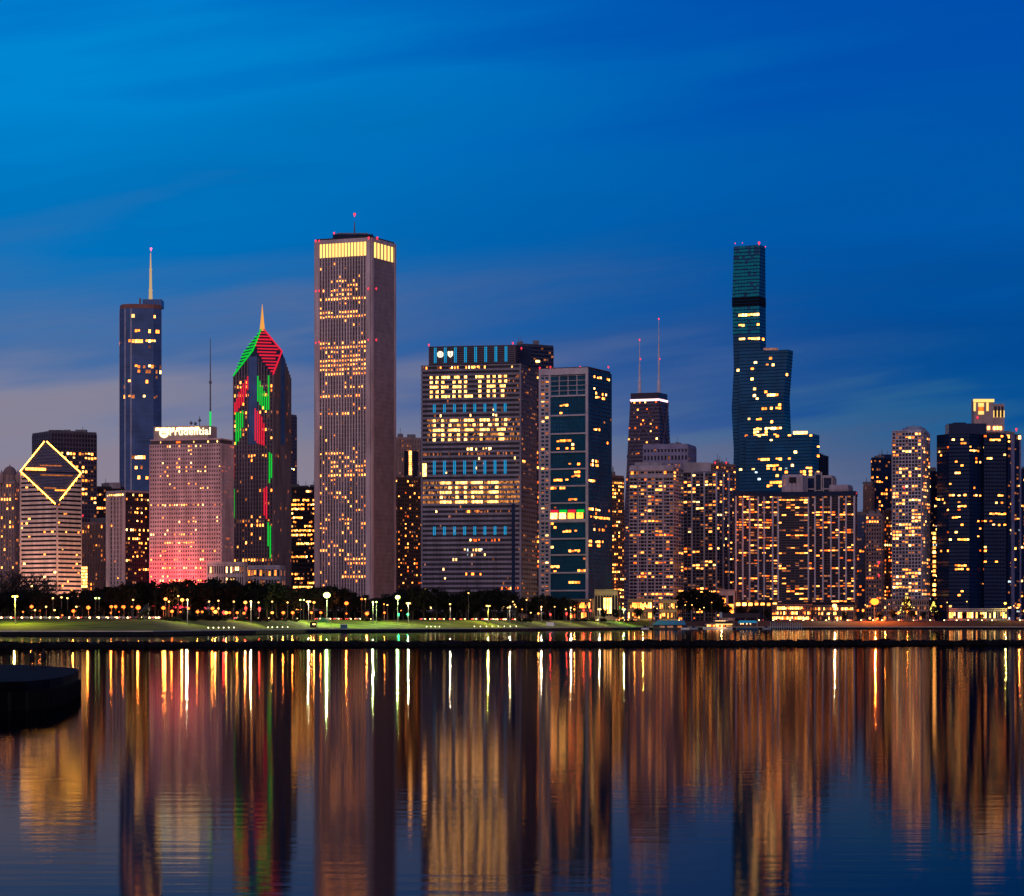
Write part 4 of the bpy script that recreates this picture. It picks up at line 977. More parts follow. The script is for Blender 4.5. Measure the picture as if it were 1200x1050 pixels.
def tree(px, D, ytop, kind, grp):
    z0 = gz(px, D); h = wz(ytop, D)-z0
    o = empty('young_tree' if kind == 'y' else ('bare_tree' if kind == 'b' else 'park_tree'), (wx(px, D), D, z0), None, 'tree', grp, R.uniform(0, 6.28))
    if kind == 'b': me, base = R.choice(BARE), 20.0; inst('branches', me, o, sc=(h/base*1.25,)*2+(h/base,)); return o
    c, t_ = R.choice(YNG if kind == 'y' else BIG); base = 9.6 if kind == 'y' else 20.5
    s = h/base; wsc = s*R.uniform(.95, 1.35) if kind != 'y' else s
    inst('trunk', t_, o, sc=(wsc, wsc, s)); inst('crown', c, o, sc=(wsc, wsc, s)); return o
TOP = [(-60, 688), (40, 690), (75, 690), (110, 688), (150, 684), (172, 679), (230, 678), (300, 678), (335, 684), (352, 690), (375, 684), (400, 688), (420, 697), (445, 697), (462, 690), (495, 686), (520, 690), (560, 689), (585, 686), (605, 693), (618, 702), (640, 695), (662, 697), (680, 705), (700, 712)]
items = []
px = -60
while px < 690:
    D = shore(px)+R.uniform(235, 330); items.append((px, 'dark rounded', tree(px, D, ipl(px, TOP)+R.uniform(-1, 4), 't', 'dark park trees along the shore road'))); px += R.uniform(10, 15)
ordered(items, 'park tree', 'in front of')
items = []
px = -50
while px < 675:
    D = shore(px)+R.uniform(350, 420); items.append((px, 'dark back-row', tree(px, D, ipl(px, TOP)+R.uniform(0, 6), 't', 'dark park trees behind the shore road'))); px += R.uniform(13, 19)
ordered(items, 'park tree', 'in front of')
items = []
for px, y in ((2, 668), (14, 667), (28, 669), (40, 671), (52, 678)): items.append((px, 'bare twiggy', tree(px, shore(px)+430, y, 'b', 'bare trees at the left')))
ordered(items, 'tree', 'in front of')
items = []
for k, px in enumerate((6, 19, 34.5, 46, 62.5, 71, 79, 92, 101, 110, 118, 126.5, 134.5, 142.5, 150.5)): items.append((px, 'young thin-trunked', tree(px, shore(px)+163, 712+R.uniform(-3, 3), 'y', 'young trees along the lakefront lawn')))
for px in (508, 522, 540, 556, 581, 590): items.append((px, 'young thin-trunked', tree(px, shore(px)+160, 716+R.uniform(-2, 2), 'y', 'young trees along the lakefront lawn')))
ordered(items, 'tree', 'in front of')
items = []
for px, y in ((788, 700), (800, 692), (812, 689), (824, 691), (835, 693), (845, 701), (852, 708), (868, 711), (884, 713), (898, 714), (708, 712), (722, 713), (748, 712), (764, 710), (780, 712)): items.append((px, 'dark harborside', tree(px, shore(px)+R.uniform(175, 200), y, 't', 'dark trees behind the harbor')))
for px, y in ((1030, 717), (1046, 714), (1070, 715), (1082, 716), (1100, 716), (1130, 717), (1150, 719), (1012, 717), (990, 716)): items.append((px, 'low dark', tree(px, shore(px)+R.uniform(150, 165), y, 't', 'low trees on the right embankment')))
ordered(items, 'tree', 'in front of')
# low hedges on the lawn
HB = [leafmesh('h', 70+k, 9, 3.2, 26, 26, .4) for k in range(2)]
items = []
for px in (196, 206, 216, 226, 243, 252, 261, 283, 292, 301, 311, 322, 333, 345, 428, 441, 612, 619, 676, 684, 694, 706, 734, 741):
    D = shore(px)+R.uniform(128, 150); o = empty('shrub', (wx(px, D), D, gz(px, D)-.6), None, 'shrub', 'shrubs at the back of the lakefront lawn'); s = R.uniform(.8, 1.3)
    inst('foliage', R.choice(HB), o, sc=(s, s, s*.9)); items.append((px, 'low green', o))
ordered(items, 'shrub', 'in front of')

HD = [leafmesh('g', 80+k, 15, 9, 46, 34, .6) for k in range(2)]  # hedges added to hide red-lit ground and wall bases between the trunks
items = []
px = -50
while px < 680:
    D = shore(px)+440; o = empty('hedge', (wx(px, D), D, gz(px, D)-1.5), None, 'hedge', 'added dark hedges hiding lit wall bases behind the park trees'); q_ = R.uniform(.9, 1.2)
    inst('foliage', R.choice(HD), o, sc=(1.25*q_, 1, q_)); items.append((px, 'added tall dark', o)); px += 13
ordered(items, 'hedge', 'in front of')

# ------------------------------------------------------------------ street lamps
LC = {'O': ((1, .17, .018), 4.5), 'W': ((1, .5, .11), 7), 'G': ((.72, 1, .2), 8), 'Y': ((1, .5, .06), 8), 'B': ((1, .15, .012), 6), 'R': ((1, .03, .02), 8), 'E': ((.02, 1, .25), 7), 'X': ((1, .32, .05), 5)}
LCOL = {'W': (1, .8, .42), 'Y': (1, .84, .12), 'G': (.72, 1, .3)}
LW = {'O': 'orange', 'W': 'pale yellow', 'B': 'glaring orange', 'G': 'greenish white', 'Y': 'yellow', 'R': 'red signal', 'E': 'green signal', 'X': 'amber'}
POLE = {}
def polem(name, f):
    if name not in POLE: m = MB(); f(m); o = m.build(name, STEEL); POLE[name] = o.data; bpy.data.objects.remove(o)
    return POLE[name]
def headm(k, r):
    key = ('head', k, r)
    if key not in POLE:
        m = MB(); m.ball((0, 0, 0), r, .8); o = m.build('lamp_head', emi('lamp_'+k, *LC[k]), smooth=True); POLE[key] = o.data; bpy.data.objects.remove(o)
    return POLE[key]
litems = []
def lamp(px, py, k, r=.55, off=260, power=0, double=False, tall=False, spot=False, D=None):
    D = D or shore(px)+off; z0 = gz(px, D); h = wz(py, D)-z0
    sig = k in 'RE'
    o = empty('traffic_signal' if sig else 'street_lamp', (wx(px, D), D, z0), None, 'traffic signal' if sig else 'street lamp', 'traffic signals' if sig else ('tall lamps on the lakefront lawn' if tall else 'street lamps among the park trees'))
    def pf_(m):
        m.tube([(0, .45, 0), (0, .45, .02), (0, .45, 1)], [.16, .13, .09], 6)
    inst('pole', polem('pole', pf_), o, sc=(1.6 if tall else 1, 1.6 if tall else 1, h+.3))
    def af(m): m.tube([(-1.0, .45, .25), (1.0, .45, .25)], .09, 5); m.tube([(-1.0, .45, .3), (-1.0, .1, .45)], .09, 5); m.tube([(1.0, .45, .3), (1.0, .1, .45)], .09, 5)
    def cf(m): m.tube([(0, .45, .3), (0, .1, r*.85)], .1, 5); m.tube([(0, 0, r*.7), (0, 0, r*1.05)], [r*.9, r*.25], 8)
    def hf(m): m.box(-.5, .5, .02, .5, -1.9, 1.2)
    if sig: inst('signal_housing', polem('signal_housing', hf), o, (0, 0, h))
    else: inst('bracket', polem('double_bracket' if double else 'bracket%.2f' % r, af if double else cf), o, (0, 0, h))
    for dx in ((-1.0, 1.0) if double else (0,)): inst('lamp_head', headm(k, r), o, (dx, -.12 if sig else 0, h))
    if power: light(o, (0, -1.2-r, h), power*(3 if tall else 2.5), LCOL.get(k, LC[k][0]), .5)
    litems.append((px, ('tall double ' if double else ('tall ' if tall else ('large ' if r > .9 else '')))+LW[k], o)); return o
# tall lamps on the lawn
for px, py, k, pw, dbl in ((17.5, 699, 'Y', 30000, 1), (219.5, 703, 'W', 9000, 0), (294, 705, 'W', 12000, 0), (361.5, 705, 'W', 16000, 1), (437, 705.5, 'G', 20000, 0), (441, 705.5, 'G', 0, 0), (478.5, 707, 'W', 12000, 1), (527.5, 708, 'W', 8000, 0), (572, 710, 'Y', 26000, 1), (597.5, 711, 'W', 10000, 0), (634.5, 711, 'W', 12000, 0), (669, 712, 'W', 14000, 0), (702.5, 714, 'W', 12000, 1), (731, 714, 'G', 18000, 1)):
    lamp(px, py, k, .62, 95, pw, bool(dbl), True)
lamp(383, 697.5, 'G', 2.3, 90, 50000, False, True); lamp(466, 700, 'G', 1.7, 95, 22000, False, True)
for px, py, k, r, pw in ((37, 711, 'O', .8, 3000), (47, 716, 'O', .65, 2000), (86, 716, 'O', .8, 4000), (103.5, 712, 'O', .9, 5000), (130.5, 711, 'O', .75, 3000), (135.5, 711, 'O', .7, 0), (144.5, 711.5, 'O', .9, 5000), (162, 712, 'O', 1.1, 7000), (194, 702, 'X', .8, 3000), (191.5, 712.5, 'O', .9, 5000), (201.5, 716.5, 'O', .8, 3000), (213.5, 703, 'X', .9, 5000), (221, 713, 'O', .6, 0), (231.5, 717, 'O', .8, 3000), (237, 717, 'O', .6, 0), (249, 713, 'O', .9, 4000), (252.5, 717, 'X', 1.0, 5000), (265, 718, 'X', .9, 4000), (269, 718, 'O', .7, 0), (278, 718, 'O', .7, 2500), (286, 718.5, 'O', .7, 0), (287.5, 706, 'X', .9, 4000), (319, 718, 'X', .8, 3000), (332, 718, 'O', .9, 4000), (343, 718, 'O', .9, 4000), (368, 706, 'X', .8, 3000), (365, 718, 'O', .8, 2500), (376, 718, 'O', .8, 2500), (406, 707, 'O', 1.2, 9000), (430, 719, 'O', 1.2, 9000), (424, 702, 'O', .7, 0), (450.5, 718, 'O', .7, 2500), (406, 719, 'O', .5, 0), (631, 719, 'X', .7, 2500), (673, 714, 'X', .7, 2500), (753.5, 713.5, 'Y', 1.0, 6000), (743.5, 711, 'X', .7, 2000), (978, 710, 'W', 2.0, 30000), (1025, 705, 'B', 3.6, 260000), (1178, 707, 'Y', 1.1, 8000), (1194, 709, 'O', 1.5, 14000), (1063, 716, 'O', .7, 2500), (1037, 724, 'O', 1.0, 7000)):
    lamp(px, py, k, r*1.22, 225 if px < 700 else 165, pw)
for px, py, k in ((41, 715, 'W'), (54, 711, 'W'), (64, 715, 'W'), (62, 701, 'W'), (72, 700, 'W'), (79, 701, 'W'), (89.5, 711, 'W'), (112, 701, 'G'), (116, 701, 'G'), (27, 717, 'O'), (73, 721, 'O'), (129.5, 718, 'O'), (140, 717, 'O'), (154.5, 711, 'O'), (156, 703, 'W'), (198, 705, 'W'), (209, 698.5, 'W'), (211.5, 717, 'O'), (245, 705, 'W'), (256, 704, 'W'), (256, 713, 'W'), (274, 705, 'W'), (303, 706, 'W'), (319, 705, 'W'), (337, 706, 'W'), (352, 703, 'G'), (356, 703, 'G'), (428, 702, 'W'), (450, 708, 'X'), (454, 709, 'W'), (549, 695, 'W'), (601, 705, 'W'), (603, 708.5, 'W'), (604.5, 711, 'W'), (595, 712, 'W'), (612, 714, 'X'), (622, 718, 'W'), (617, 703, 'W'), (650, 711, 'W'), (663, 714, 'W'), (692, 703, 'X'), (727, 695, 'W'), (746, 712, 'W'), (760, 711, 'W'), (766, 711, 'W'), (770, 713, 'W'), (776, 710, 'W'), (784, 711, 'X'), (788, 712, 'X'), (793, 711, 'Y'), (803, 709, 'W'), (811, 709, 'W'), (820, 714, 'W'), (825, 712, 'W'), (834, 706, 'X'), (895, 708, 'W'), (1014, 709, 'W'), (1042, 708, 'X'), (1071, 712, 'W'), (1110, 706, 'W'), (1133, 705, 'W'), (1094, 709, 'Y'), (1188, 710, 'W')):
    lamp(px, py, k, .5, 215 if px < 700 else 150, 0)
for px, py, k in ((288, 713, 'R'), (304, 713.5, 'R'), (467, 720, 'E'), (478, 720, 'E'), (645, 720, 'R'), (262, 718, 'R'), (664, 719, 'R'), (684, 715, 'R'), (692, 715.5, 'R')):
    lamp(px, py, k, .8, 205, 1500 if k == 'R' else 800)
ordered(litems, 'lamp', 'below')

# ------------------------------------------------------------------ cars on the shore road
def carmesh():
    m = MB(); m.hexa([(-2.2, -.9, .3), (2.2, -.9, .3), (2.2, .9, .3), (-2.2, .9, .3), (-2.2, -.9, .85), (2.2, -.9, .8), (2.2, .9, .8), (-2.2, .9, .85)])
    m.hexa([(-1.7, -.82, .83), (1.0, -.82, .83), (1.0, .82, .83), (-1.7, .82, .83), (-1.2, -.68, 1.42), (.3, -.68, 1.42), (.3, .68, 1.42), (-1.2, .68, 1.42)])
    return m
CARM = [carmesh().build('body', mat('car_'+n, c, .35, .5)).data for n, c in (('dark', (.03, .03, .04)), ('silver', (.3, .3, .32)), ('red', (.22, .02, .02)))]
for o in [o for o in list(COL.objects) if o.name.startswith('body') and o.parent is None]: bpy.data.objects.remove(o)
m = MB()
for x in (-1.35, 1.35):
    for y in (-.85, .85): m.tube([(x, y-.12, .33), (x, y+.12, .33)], .33, 10)
o = m.build('wheels', BLACK); WHM = o.data; bpy.data.objects.remove(o)
def unitlamp(name, mm, r=.22):
    m = MB(); m.ball((0, 0, 0), r); o = m.build(name, mm, smooth=True); d = o.data; bpy.data.objects.remove(o); return d
HL = unitlamp('headlight', emi('headlight', (1, .6, .22), 11), .42); TL = unitlamp('taillight', emi('taillight', (1, .05, .02), 8), .22)
citems = []
CN = ['dark', 'silver', 'red']
def car(px, off, rev=False):
    D = shore(px)+off; i = R.choice((0, 0, 1, 1, 2)); a = 0
    d2 = shore(px+4)+off; ang = math.atan2(d2-D, wx(px+4, d2)-wx(px, D))+(math.pi if rev else 0)
    o = empty('car', (wx(px, D), D, GZ+.06), None, 'car', 'cars in the line of traffic on the shore road', ang)
    inst('body', CARM[i], o); inst('wheels', WHM, o)
    for y in (-.7, .7): inst('headlight', HL, o, (2.2, y, .72)); inst('taillight', TL, o, (-2.2, y, .78))
    citems.append((px, CN[i], o))
for a, c, st_ in ((-4, 192, 11), (276, 348, 11), (372, 452, 11), (492, 620, 11), (676, 706, 9), (720, 748, 9), (782, 800, 8)):
    for off in (170, 177):
        px = a+R.uniform(0, 5)
        while px < c: car(px, off, off == 177); px += R.uniform(.85, 1.3)*st_
px = 892
while px < 1200: car(px, 172, True); px += R.uniform(9, 20)
ordered(citems, 'car', 'on the road before')

# ------------------------------------------------------------------ lakefront bits
# low path lights
pitems = []
PL = unitlamp('lamp_head', emi('path_light', (1, .85, .5), 6), .3)
for px in list(range(244, 276, 6))+[314, 319, 325, 331, 337]+list(range(500, 516, 5))+list(range(556, 606, 7)):
    D = shore(px)+22; o = empty('path_light', (wx(px, D), D, gz(px, D)), None, 'path light', 'low lights beside the lakefront path'); inst('pole', polem('pole', None), o, sc=(1, 1, 1.0)); inst('lamp_head', PL, o, (0, .4, 1.2)); pitems.append((px, 'low pale', o))
ordered(pitems, 'path light', 'in front of')
# sculpture: horned, long-legged dark figure
D = shore(168)+150; sk = wx(1, D)-wx(0, D)
m = MB()
def S3(x, y, dz=0): return (wx(x, D)-wx(168, D), dz, wz(y, D)-gz(168, D))
for leg in ((S3(161, 731.5, -.6), S3(163, 722), S3(165, 718)), (S3(171, 731.5, .6), S3(168, 724), S3(166, 719)), (S3(173.5, 731.5, -.6), S3(173.5, 720), S3(172, 714)), (S3(165, 731, .7), S3(164.5, 724), S3(164, 719))): m.tube(leg, [.35, .5, .6], 7)
m.tube([S3(161, 720), S3(165, 719), S3(169, 716), S3(173, 713), S3(175, 712)], [.5, 1.1, 1.6, 1.9, .9], 9)
for tip in ((167.5, 708), (171, 707.5), (174, 706), (177.5, 710)): m.tube([S3(172, 713), S3((172+tip[0])/2+.5, (713+tip[1])/2), S3(*tip)], [.5, .35, .1], 6)
o = m.build('sculpture', mat('dark_bronze', (.015, .013, .012), .5)); o.location = (wx(168, D), D, gz(168, D)); tag(o, 'dark long-legged horned sculpture standing on the lawn by the road', 'sculpture')
# green tent, kiosk, bikes, van
D = shore(372)+40; gg = gz(372, D); r0 = empty('tent', (wx(378, D), D, gg), 'green peaked tent on the lawn beside the bright tall lamp', 'tent'); s = D/F
m = MB(); m.prism([(-7*s, -3), (10*s, -3), (10*s, 5), (-7*s, 5)], 3.4, 6.6, [(-.6*s, .6), (.8*s, .6), (.8*s, 1.2), (-.6*s, 1.2)]); m.build('canopy', mat('green_canvas', (.07, .3, .06)), r0)
m = MB()
for x in (-6.6*s, 9.6*s):
    for y in (-2.7, 4.7): m.tube([(x, y, 0), (x, y, 3.4)], .12, 6)
m.build('frame', STEEL, r0)
r0 = empty('kiosk', (wx(367, D), D+3, gg), 'dark low kiosk with a lit hatch left of the green tent', 'kiosk'); m = MB(); m.box(-4*s, 3*s, 0, 4, 0, 3.4); m.build('wall', DARKW, r0); m = MB(); m.box(-4.4*s, 3.4*s, -.5, 4.5, 3.41, 3.7); m.build('roof', DARKW, r0); m = MB(); m.box(-1*s, 2*s, -.15, -.02, 1.9, 2.6); m.build('hatch', pm('w', 'isl'), r0)
D = shore(402)+20; gg = gz(402, D); r0 = empty('stall', (wx(403, D), D, gg), 'small blue-fronted stall with a white awning on the lakefront path', 'stall'); s = D/F
m = MB(); m.box(-4*s, 4*s, 0, 3, 0, 2.6); m.build('body', mat('blue_panel', (.05, .16, .3)), r0); m = MB(); m.box(-4.6*s, 4.6*s, -1.4, 3.1, 2.61, 2.95); m.build('awning', mat('white_awning', (.7, .7, .68)), r0)
bi = []
for px in (388.5, 391, 393.5, 396, 409):
    D = shore(px)+16; o = empty('bicycle', (wx(px, D), D, gz(px, D)), None, 'bicycle', 'bicycles parked by the stall', R.uniform(-.4, .4)); m = MB()
    for x in (-.55, .55): m.tube([(x+.34*math.cos(a*.628), 0, .34+.34*math.sin(a*.628)) for a in range(11)], .03, 4)
    m.build('wheels', BLACK, o); m = MB(); m.tube([(-.55, 0, .34), (-.2, 0, .85), (.45, 0, .85), (.0, 0, .35), (-.55, 0, .34)], .03, 4); m.tube([(.55, 0, .34), (.42, 0, 1.0)], .03, 4); m.tube([(.4, -.25, 1.02), (.4, .25, 1.02)], .025, 4); m.tube([(-.2, 0, .85), (-.24, 0, .95)], .06, 4); m.build('frame', mat('pale_metal', (.4, .42, .44), .4), o); bi.append((px, 'pale', o))
ordered(bi, 'bicycle by the stall', 'in front of')
D = shore(646)+40; r0 = empty('van', (wx(646, D), D, gz(646, D)), 'white box van parked on the lakefront lawn', 'van'); s = D/F
m = MB(); m.box(-6*s, 3*s, -1.2, 1.2, .5, 3.6); m.build('body', mat('white_paint', (.7, .7, .66), .4), r0); m = MB(); m.hexa([(3.02*s, -1.1, .5), (6*s, -1.1, .5), (6*s, 1.1, .5), (3.02*s, 1.1, .5), (3.02*s, -1.1, 2.9), (4.6*s, -1.1, 2.9), (4.6*s, 1.1, 2.9), (3.02*s, 1.1, 2.9)]); m.build('cab', mat('grey_paint', (.25, .25, .27), .4), r0)
m = MB()
for x in (-4*s, 4.4*s):
    for y in (-1.1, 1.1): m.tube([(x, y-.15, .45), (x, y+.15, .45)], .45, 10)
m.build('wheels', BLACK, r0)
D = shore(740)+150; r0 = empty('lit_sign', (wx(724, D), D, gz(724, D)), 'small green lit board over a red strip near the gold colonnade', 'sign'); s = D/F
m = MB(); m.box(-2.6*s, 2.8*s, 0, .5, wz(713.5, D)-GZ, wz(710.5, D)-GZ); m.build('green_panel', emi('sign_green', (.02, .7, .1), 1.6), r0); m = MB(); m.box(-2.2*s, 1*s, 0, .5, wz(716, D)-GZ, wz(714, D)-GZ); m.build('red_panel', emi('sign_red', (1, .15, .03), 1.4), r0)
m = MB(); m.tube([(0, .8, 0), (0, .8, wz(711, D)-GZ)], .25, 6); m.build('post', STEEL, r0)
# tree strung with lights
for px, y, lab in ((1062, 697, 'small tree strung with yellow fairy lights below the gridded tower'), (1094, 705, 'low round tree strung with yellow-green lights beside the gridded tower')):
    D = shore(px)+165; h = wz(y, D)-GZ; o = empty('fairy_light_tree', (wx(px, D), D, GZ), lab, 'tree'); inst('trunk', YNG[0][1], o, sc=(h/10,)*3); inst('crown', YNG[0][0], o, sc=(h/10,)*3)
    m = MB()
    for k in range(46): a = R.uniform(0, 6.28); f = R.random(); rr = (1-f)*h*.28+.3; m.ball((rr*math.cos(a), rr*math.sin(a), h*(.3+.7*f)), .45, 1, 5, 4)
    fl = m.build('fairy_lights', emi('fairy', (1, .75, .12), 2.5), o); fl['kind'] = 'stuff'
# ------------------------------------------------------------------ harbor
def hull(m, L_, Wd, h, z0=-.3):
    prof = [(-L_/2, .85), (-L_*.3, 1), (L_*.1, 1), (L_*.32, .75), (L_/2, .06)]
    n = len(m.v)
    for x, f in prof: m.v += [(x, -Wd/2*f*.8, z0), (x, Wd/2*f*.8, z0), (x, -Wd/2*f, h), (x, Wd/2*f, h)]
    for i in range(len(prof)-1):
        a = n+i*4; b_ = a+4
        for f in ((a, b_, b_+2, a+2), (b_+1, a+1, a+3, b_+3), (a+2, b_+2, b_+3, a+3), (b_, a, a+1, b_+1)): m.f.append(f); m.mi.append(0)
    m.f.append((n, n+2, n+3, n+1)); m.mi.append(0); a = n+4*(len(prof)-1); m.f.append((a, a+1, a+3, a+2)); m.mi.append(0)
WP = mat('white_hull', (.6, .6, .62), .4); BP = mat('blue_canvas', (.05, .2, .42)); BLC = emi('blue_canopy_light', (.03, .3, .6), .5)
s = 2590/F
D = 2570
r0 = empty('tour_boat', (wx(841, D), D, 0), 'gold-lit two-deck tour boat moored in the harbor', 'boat', 'boats in the harbor'); m = MB(); hull(m, 34*s, 7, 2.2); m.build('hull', WP, r0)
m = MB(); m.box(-13*s, 9*s, -2.6, 2.6, 2.21, 4.6); m.build('lower_deck', DARKW, r0); m = MB(); m.box(-15*s, 16*s, -3, 3, 4.61, 5.0); m.build('deck_roof', WP, r0)
for k in range(14): q = MB(); q.box((-12.5+k*1.5)*s, (-11.4+k*1.5)*s, -2.75, -2.62, 2.7, 4.2); q.build('window', pm(R.choice('Ggaoo'), 'isl'), r0)
q = MB(); q.box(-3*s, 17*s, -3.2, -3.02, 4.55, 5.15); q.build('deck_light', emi('deck_light', (1, .6, .2), 2.2), r0); q = MB(); q.box(-5*s, 12*s, -2.4, 2.4, 8.0, 8.3); q.build('upper_canopy', WP, r0); q = MB(); q.box(-3*s, 9*s, -2.5, -2.42, 7.6, 8.0); q.build('deck_light', emi('deck_light', (1, .6, .2), 2.2), r0)
q = MB(); 
for x in (-4.5, 0, 5, 11): q.tube([(x*s, -2.2, 5), (x*s, -2.2, 8)], .12, 5)
q.build('stanchion', STEEL, r0); q = MB(); q.box(10*s, 16.5*s, -2.9, 2.9, 2.21, 4.6); q.build('gold_bow_house', mat('ochre_paint', (.5, .32, .1)), r0)
light(r0, (4*s, -7, 4.5), 3500, (1, .5, .15), .5)
D = 2560
r0 = empty('canopy_boat', (wx(876, D), D, 0), 'blue-canopied boat moored right of the gold-lit tour boat', 'boat', 'boats in the harbor'); m = MB(); hull(m, 26*s, 6, 1.8); m.build('hull', mat('navy_hull', (.03, .07, .14), .4), r0)
m = MB(); m.prism([(-11*s, -3), (11*s, -3), (11*s, 3), (-11*s, 3)], 6.0, 8.2, [(-9.5*s, -1), (9.5*s, -1), (9.5*s, 1), (-9.5*s, 1)]); m.build('canopy', BLC, r0)
q = MB()
for x in (-10, -3, 4, 10): q.tube([(x*s, -2.6, 1.8), (x*s, -2.6, 6)], .15, 5)
q.build('stanchion', STEEL, r0)
for k, x in enumerate((-8, -5.5, -1, 3)): q = MB(); q.ball((x*s, -2.9, 5.2), .6); q.build('deck_lamp', emi('deck_lamp', (1, .5, .2), 4), r0, True)
D = 2590
r0 = empty('boathouse', (wx(785, D), D, 0), 'long blue-roofed boathouse at the harbor edge', 'boathouse'); m = MB(); m.box(-19*s, 18*s, 0, 8, -.5, 4.2); m.build('wall', DARKW, r0); m = MB(); m.prism([(-20*s, -1), (19*s, -1), (19*s, 9), (-20*s, 9)], 4.25, 8.4, [(-14*s, 3), (17*s, 3), (17*s, 5), (-14*s, 5)]); m.build('roof', mat('blue_roof', (.03, .13, .26)), r0)
for x0, x1 in ((-12, -6), (-3, 4), (9, 14)): q = MB(); q.box(x0*s, x1*s, -.12, -.02, 1.6, 3.4); q.build('window', pm('d' if x0 > 5 else 'p', 'isl'), r0)
for px, L_, lab in ((804, 12, 'small white motor boat right of the boathouse'), (813, 10, 'small pale boat beside the tour boat'), (756, 9, 'small white boat left of the boathouse'), (898, 9, 'small dark boat right of the blue-canopied boat')):
    r0 = empty('motor_boat', (wx(px, 2555), 2555, 0), lab, 'boat', 'boats in the harbor'); m = MB(); hull(m, L_*s, 3.6, 1.5); m.build('hull', WP if 'white' in lab else mat('grey_hull', (.2, .22, .27)), r0); m = MB(); m.hexa([(-2*s, -1.1, 1.51), (2*s, -1.1, 1.51), (2*s, 1.1, 1.51), (-2*s, 1.1, 1.51), (-1.8*s, -.9, 3.2), (.9*s, -.9, 3.2), (.9*s, .9, 3.2), (-1.8*s, .9, 3.2)]); m.build('cabin', NAVY, r0)
D = 2630; r0 = empty('harbor_canopy', (wx(868, D), D, gz(868, D)), 'large dark flat canopy roof with a pale end behind the moored boats', 'canopy'); m = MB(); m.box(-22*s, 23*s, 0, 20, wz(724, D)-gz(868, D), wz(718.5, D)-gz(868, D)); m.build('roof', DARKW, r0)
m = MB(); m.box(-24*s, -22.05*s, -.3, 20.3, wz(724, D)-gz(868, D), wz(717.5, D)-gz(868, D)); m.build('fascia', mat('pale_blue_fascia', (.3, .36, .5)), r0); m = MB()
for x in (-20, -8, 6, 20): m.tube([(x*s, 2, 0), (x*s, 2, wz(724, D)-gz(868, D))], .4, 8)
m.build('column', STEEL, r0)
oi = []
for k in range(15):
    px = 903+k*2.6; D = 2585; m = MB(); hh = R.uniform(5, 6.5); m.tube([(0, 0, -1), (0, 0, hh)], .32, 7); m.tube([(0, 0, hh), (0, 0, hh+.4)], [.34, .05], 7); o = m.build('mooring_post', mat('pale_blue_post', (.2, .3, .38))); o.location = (wx(px, D), D, 0); tag(o, None, 'mooring post', 'pale mooring posts in the harbor'); oi.append((px, 'pale', o))
ordered(oi, 'mooring post', 'in front of')

# ------------------------------------------------------------------ breakwater: long heap of black stones
b = MB(); rr = random.Random(5)
def bw(px): f = (px+40)/1280; return 664+f*102
for k in range(560):
    px = -160+k*2.6+rr.uniform(-1, 1); D0 = bw(px)
    for row, (dy, zz, sz) in enumerate(((0, .0, 1.3), (1.8, .3, 1.2), (4.0, .45, 1.3))):
        x, y = wx(px, D0+dy)+rr.uniform(-.3, .3), D0+dy+rr.uniform(-.3, .3); s_ = sz*rr.uniform(.75, 1.15); a = rr.uniform(0, 3); c_, n_ = math.cos(a)*s_, math.sin(a)*s_; zb, zt_ = -.8, zz+s_*rr.uniform(.45, .75)
        P4 = [(x+c_*u-n_*v, y+n_*u+c_*v) for u, v in ((-1, -.7), (1, -.8), (.9, .8), (-1, .7))]
        b.hexa([(q[0], q[1], zb) for q in P4]+[(x+(q[0]-x)*.7, y+(q[1]-y)*.7, zt_+rr.uniform(-.25, .25)) for q in P4])
# solid heart under the stones
for k in range(150):
    p0, p1 = -170+k*10, -160+k*10; a0, a1 = bw(p0), bw(p1)
    b.hexa([(wx(p0, a0), a0-.3, -.9), (wx(p1, a1), a1-.3, -.9), (wx(p1, a1), a1+8, -.9), (wx(p0, a0), a0+8, -.9), (wx(p0, a0), a0+1.5, .8), (wx(p1, a1), a1+1.5, .8), (wx(p1, a1), a1+6, .85), (wx(p0, a0), a0+6, .85)])
o = b.build('breakwater', mat('black_rock', (.004, .0045, .006), .9, .1, .6, .5)); tag(o, 'long low black stone breakwater crossing the whole view', 'breakwater')

# ------------------------------------------------------------------ pier at lower left, with two people
PZ = 2.0
pts = [(a, d*1.333) for a, d in ((-260, 152), (-60, 143), (-10, 141), (30, 142.5), (58, 148), (74, 155), (85, 164), (92, 174), (89, 183), (62, 191), (20, 200), (-260, 212))]
poly = [Vector((wx(a, d), d)) for a, d in pts]
cen = Vector((wx(20, 226), 226)); r0 = empty('pier', (cen.x, cen.y, 0), 'black curved concrete pier jutting in at the lower left', 'pier')
m = MB(); m.prism([tuple(q-cen) for q in poly], -2, 1.5); m.build('wall', mat('pier_wall', (.002, .002, .003), .9, .08), r0)
m = MB(); m.prism([tuple((q-cen)*1.004) for q in poly], 1.505, PZ)
pt_ = mat('pier_deck', (.003, .004, .006), .9, .06, .9, .3); m.build('deck', pt_, r0)
m = MB()
for (q0, q1) in zip(poly, poly[1:8]):
    n = max(2, int((q1-q0).length/1.0)); d = (q1-q0).normalized(); nr = Vector((d.y, -d.x))
    for k in range(n): q = q0.lerp(q1, k/n)-cen+nr*.12; m.tube([(q.x, q.y, -1), (q.x, q.y, 1.3)], .16, 6)
pl = m.build('pile_rib', mat('rusty_pile', (.006, .006, .007), .8, .1), r0)
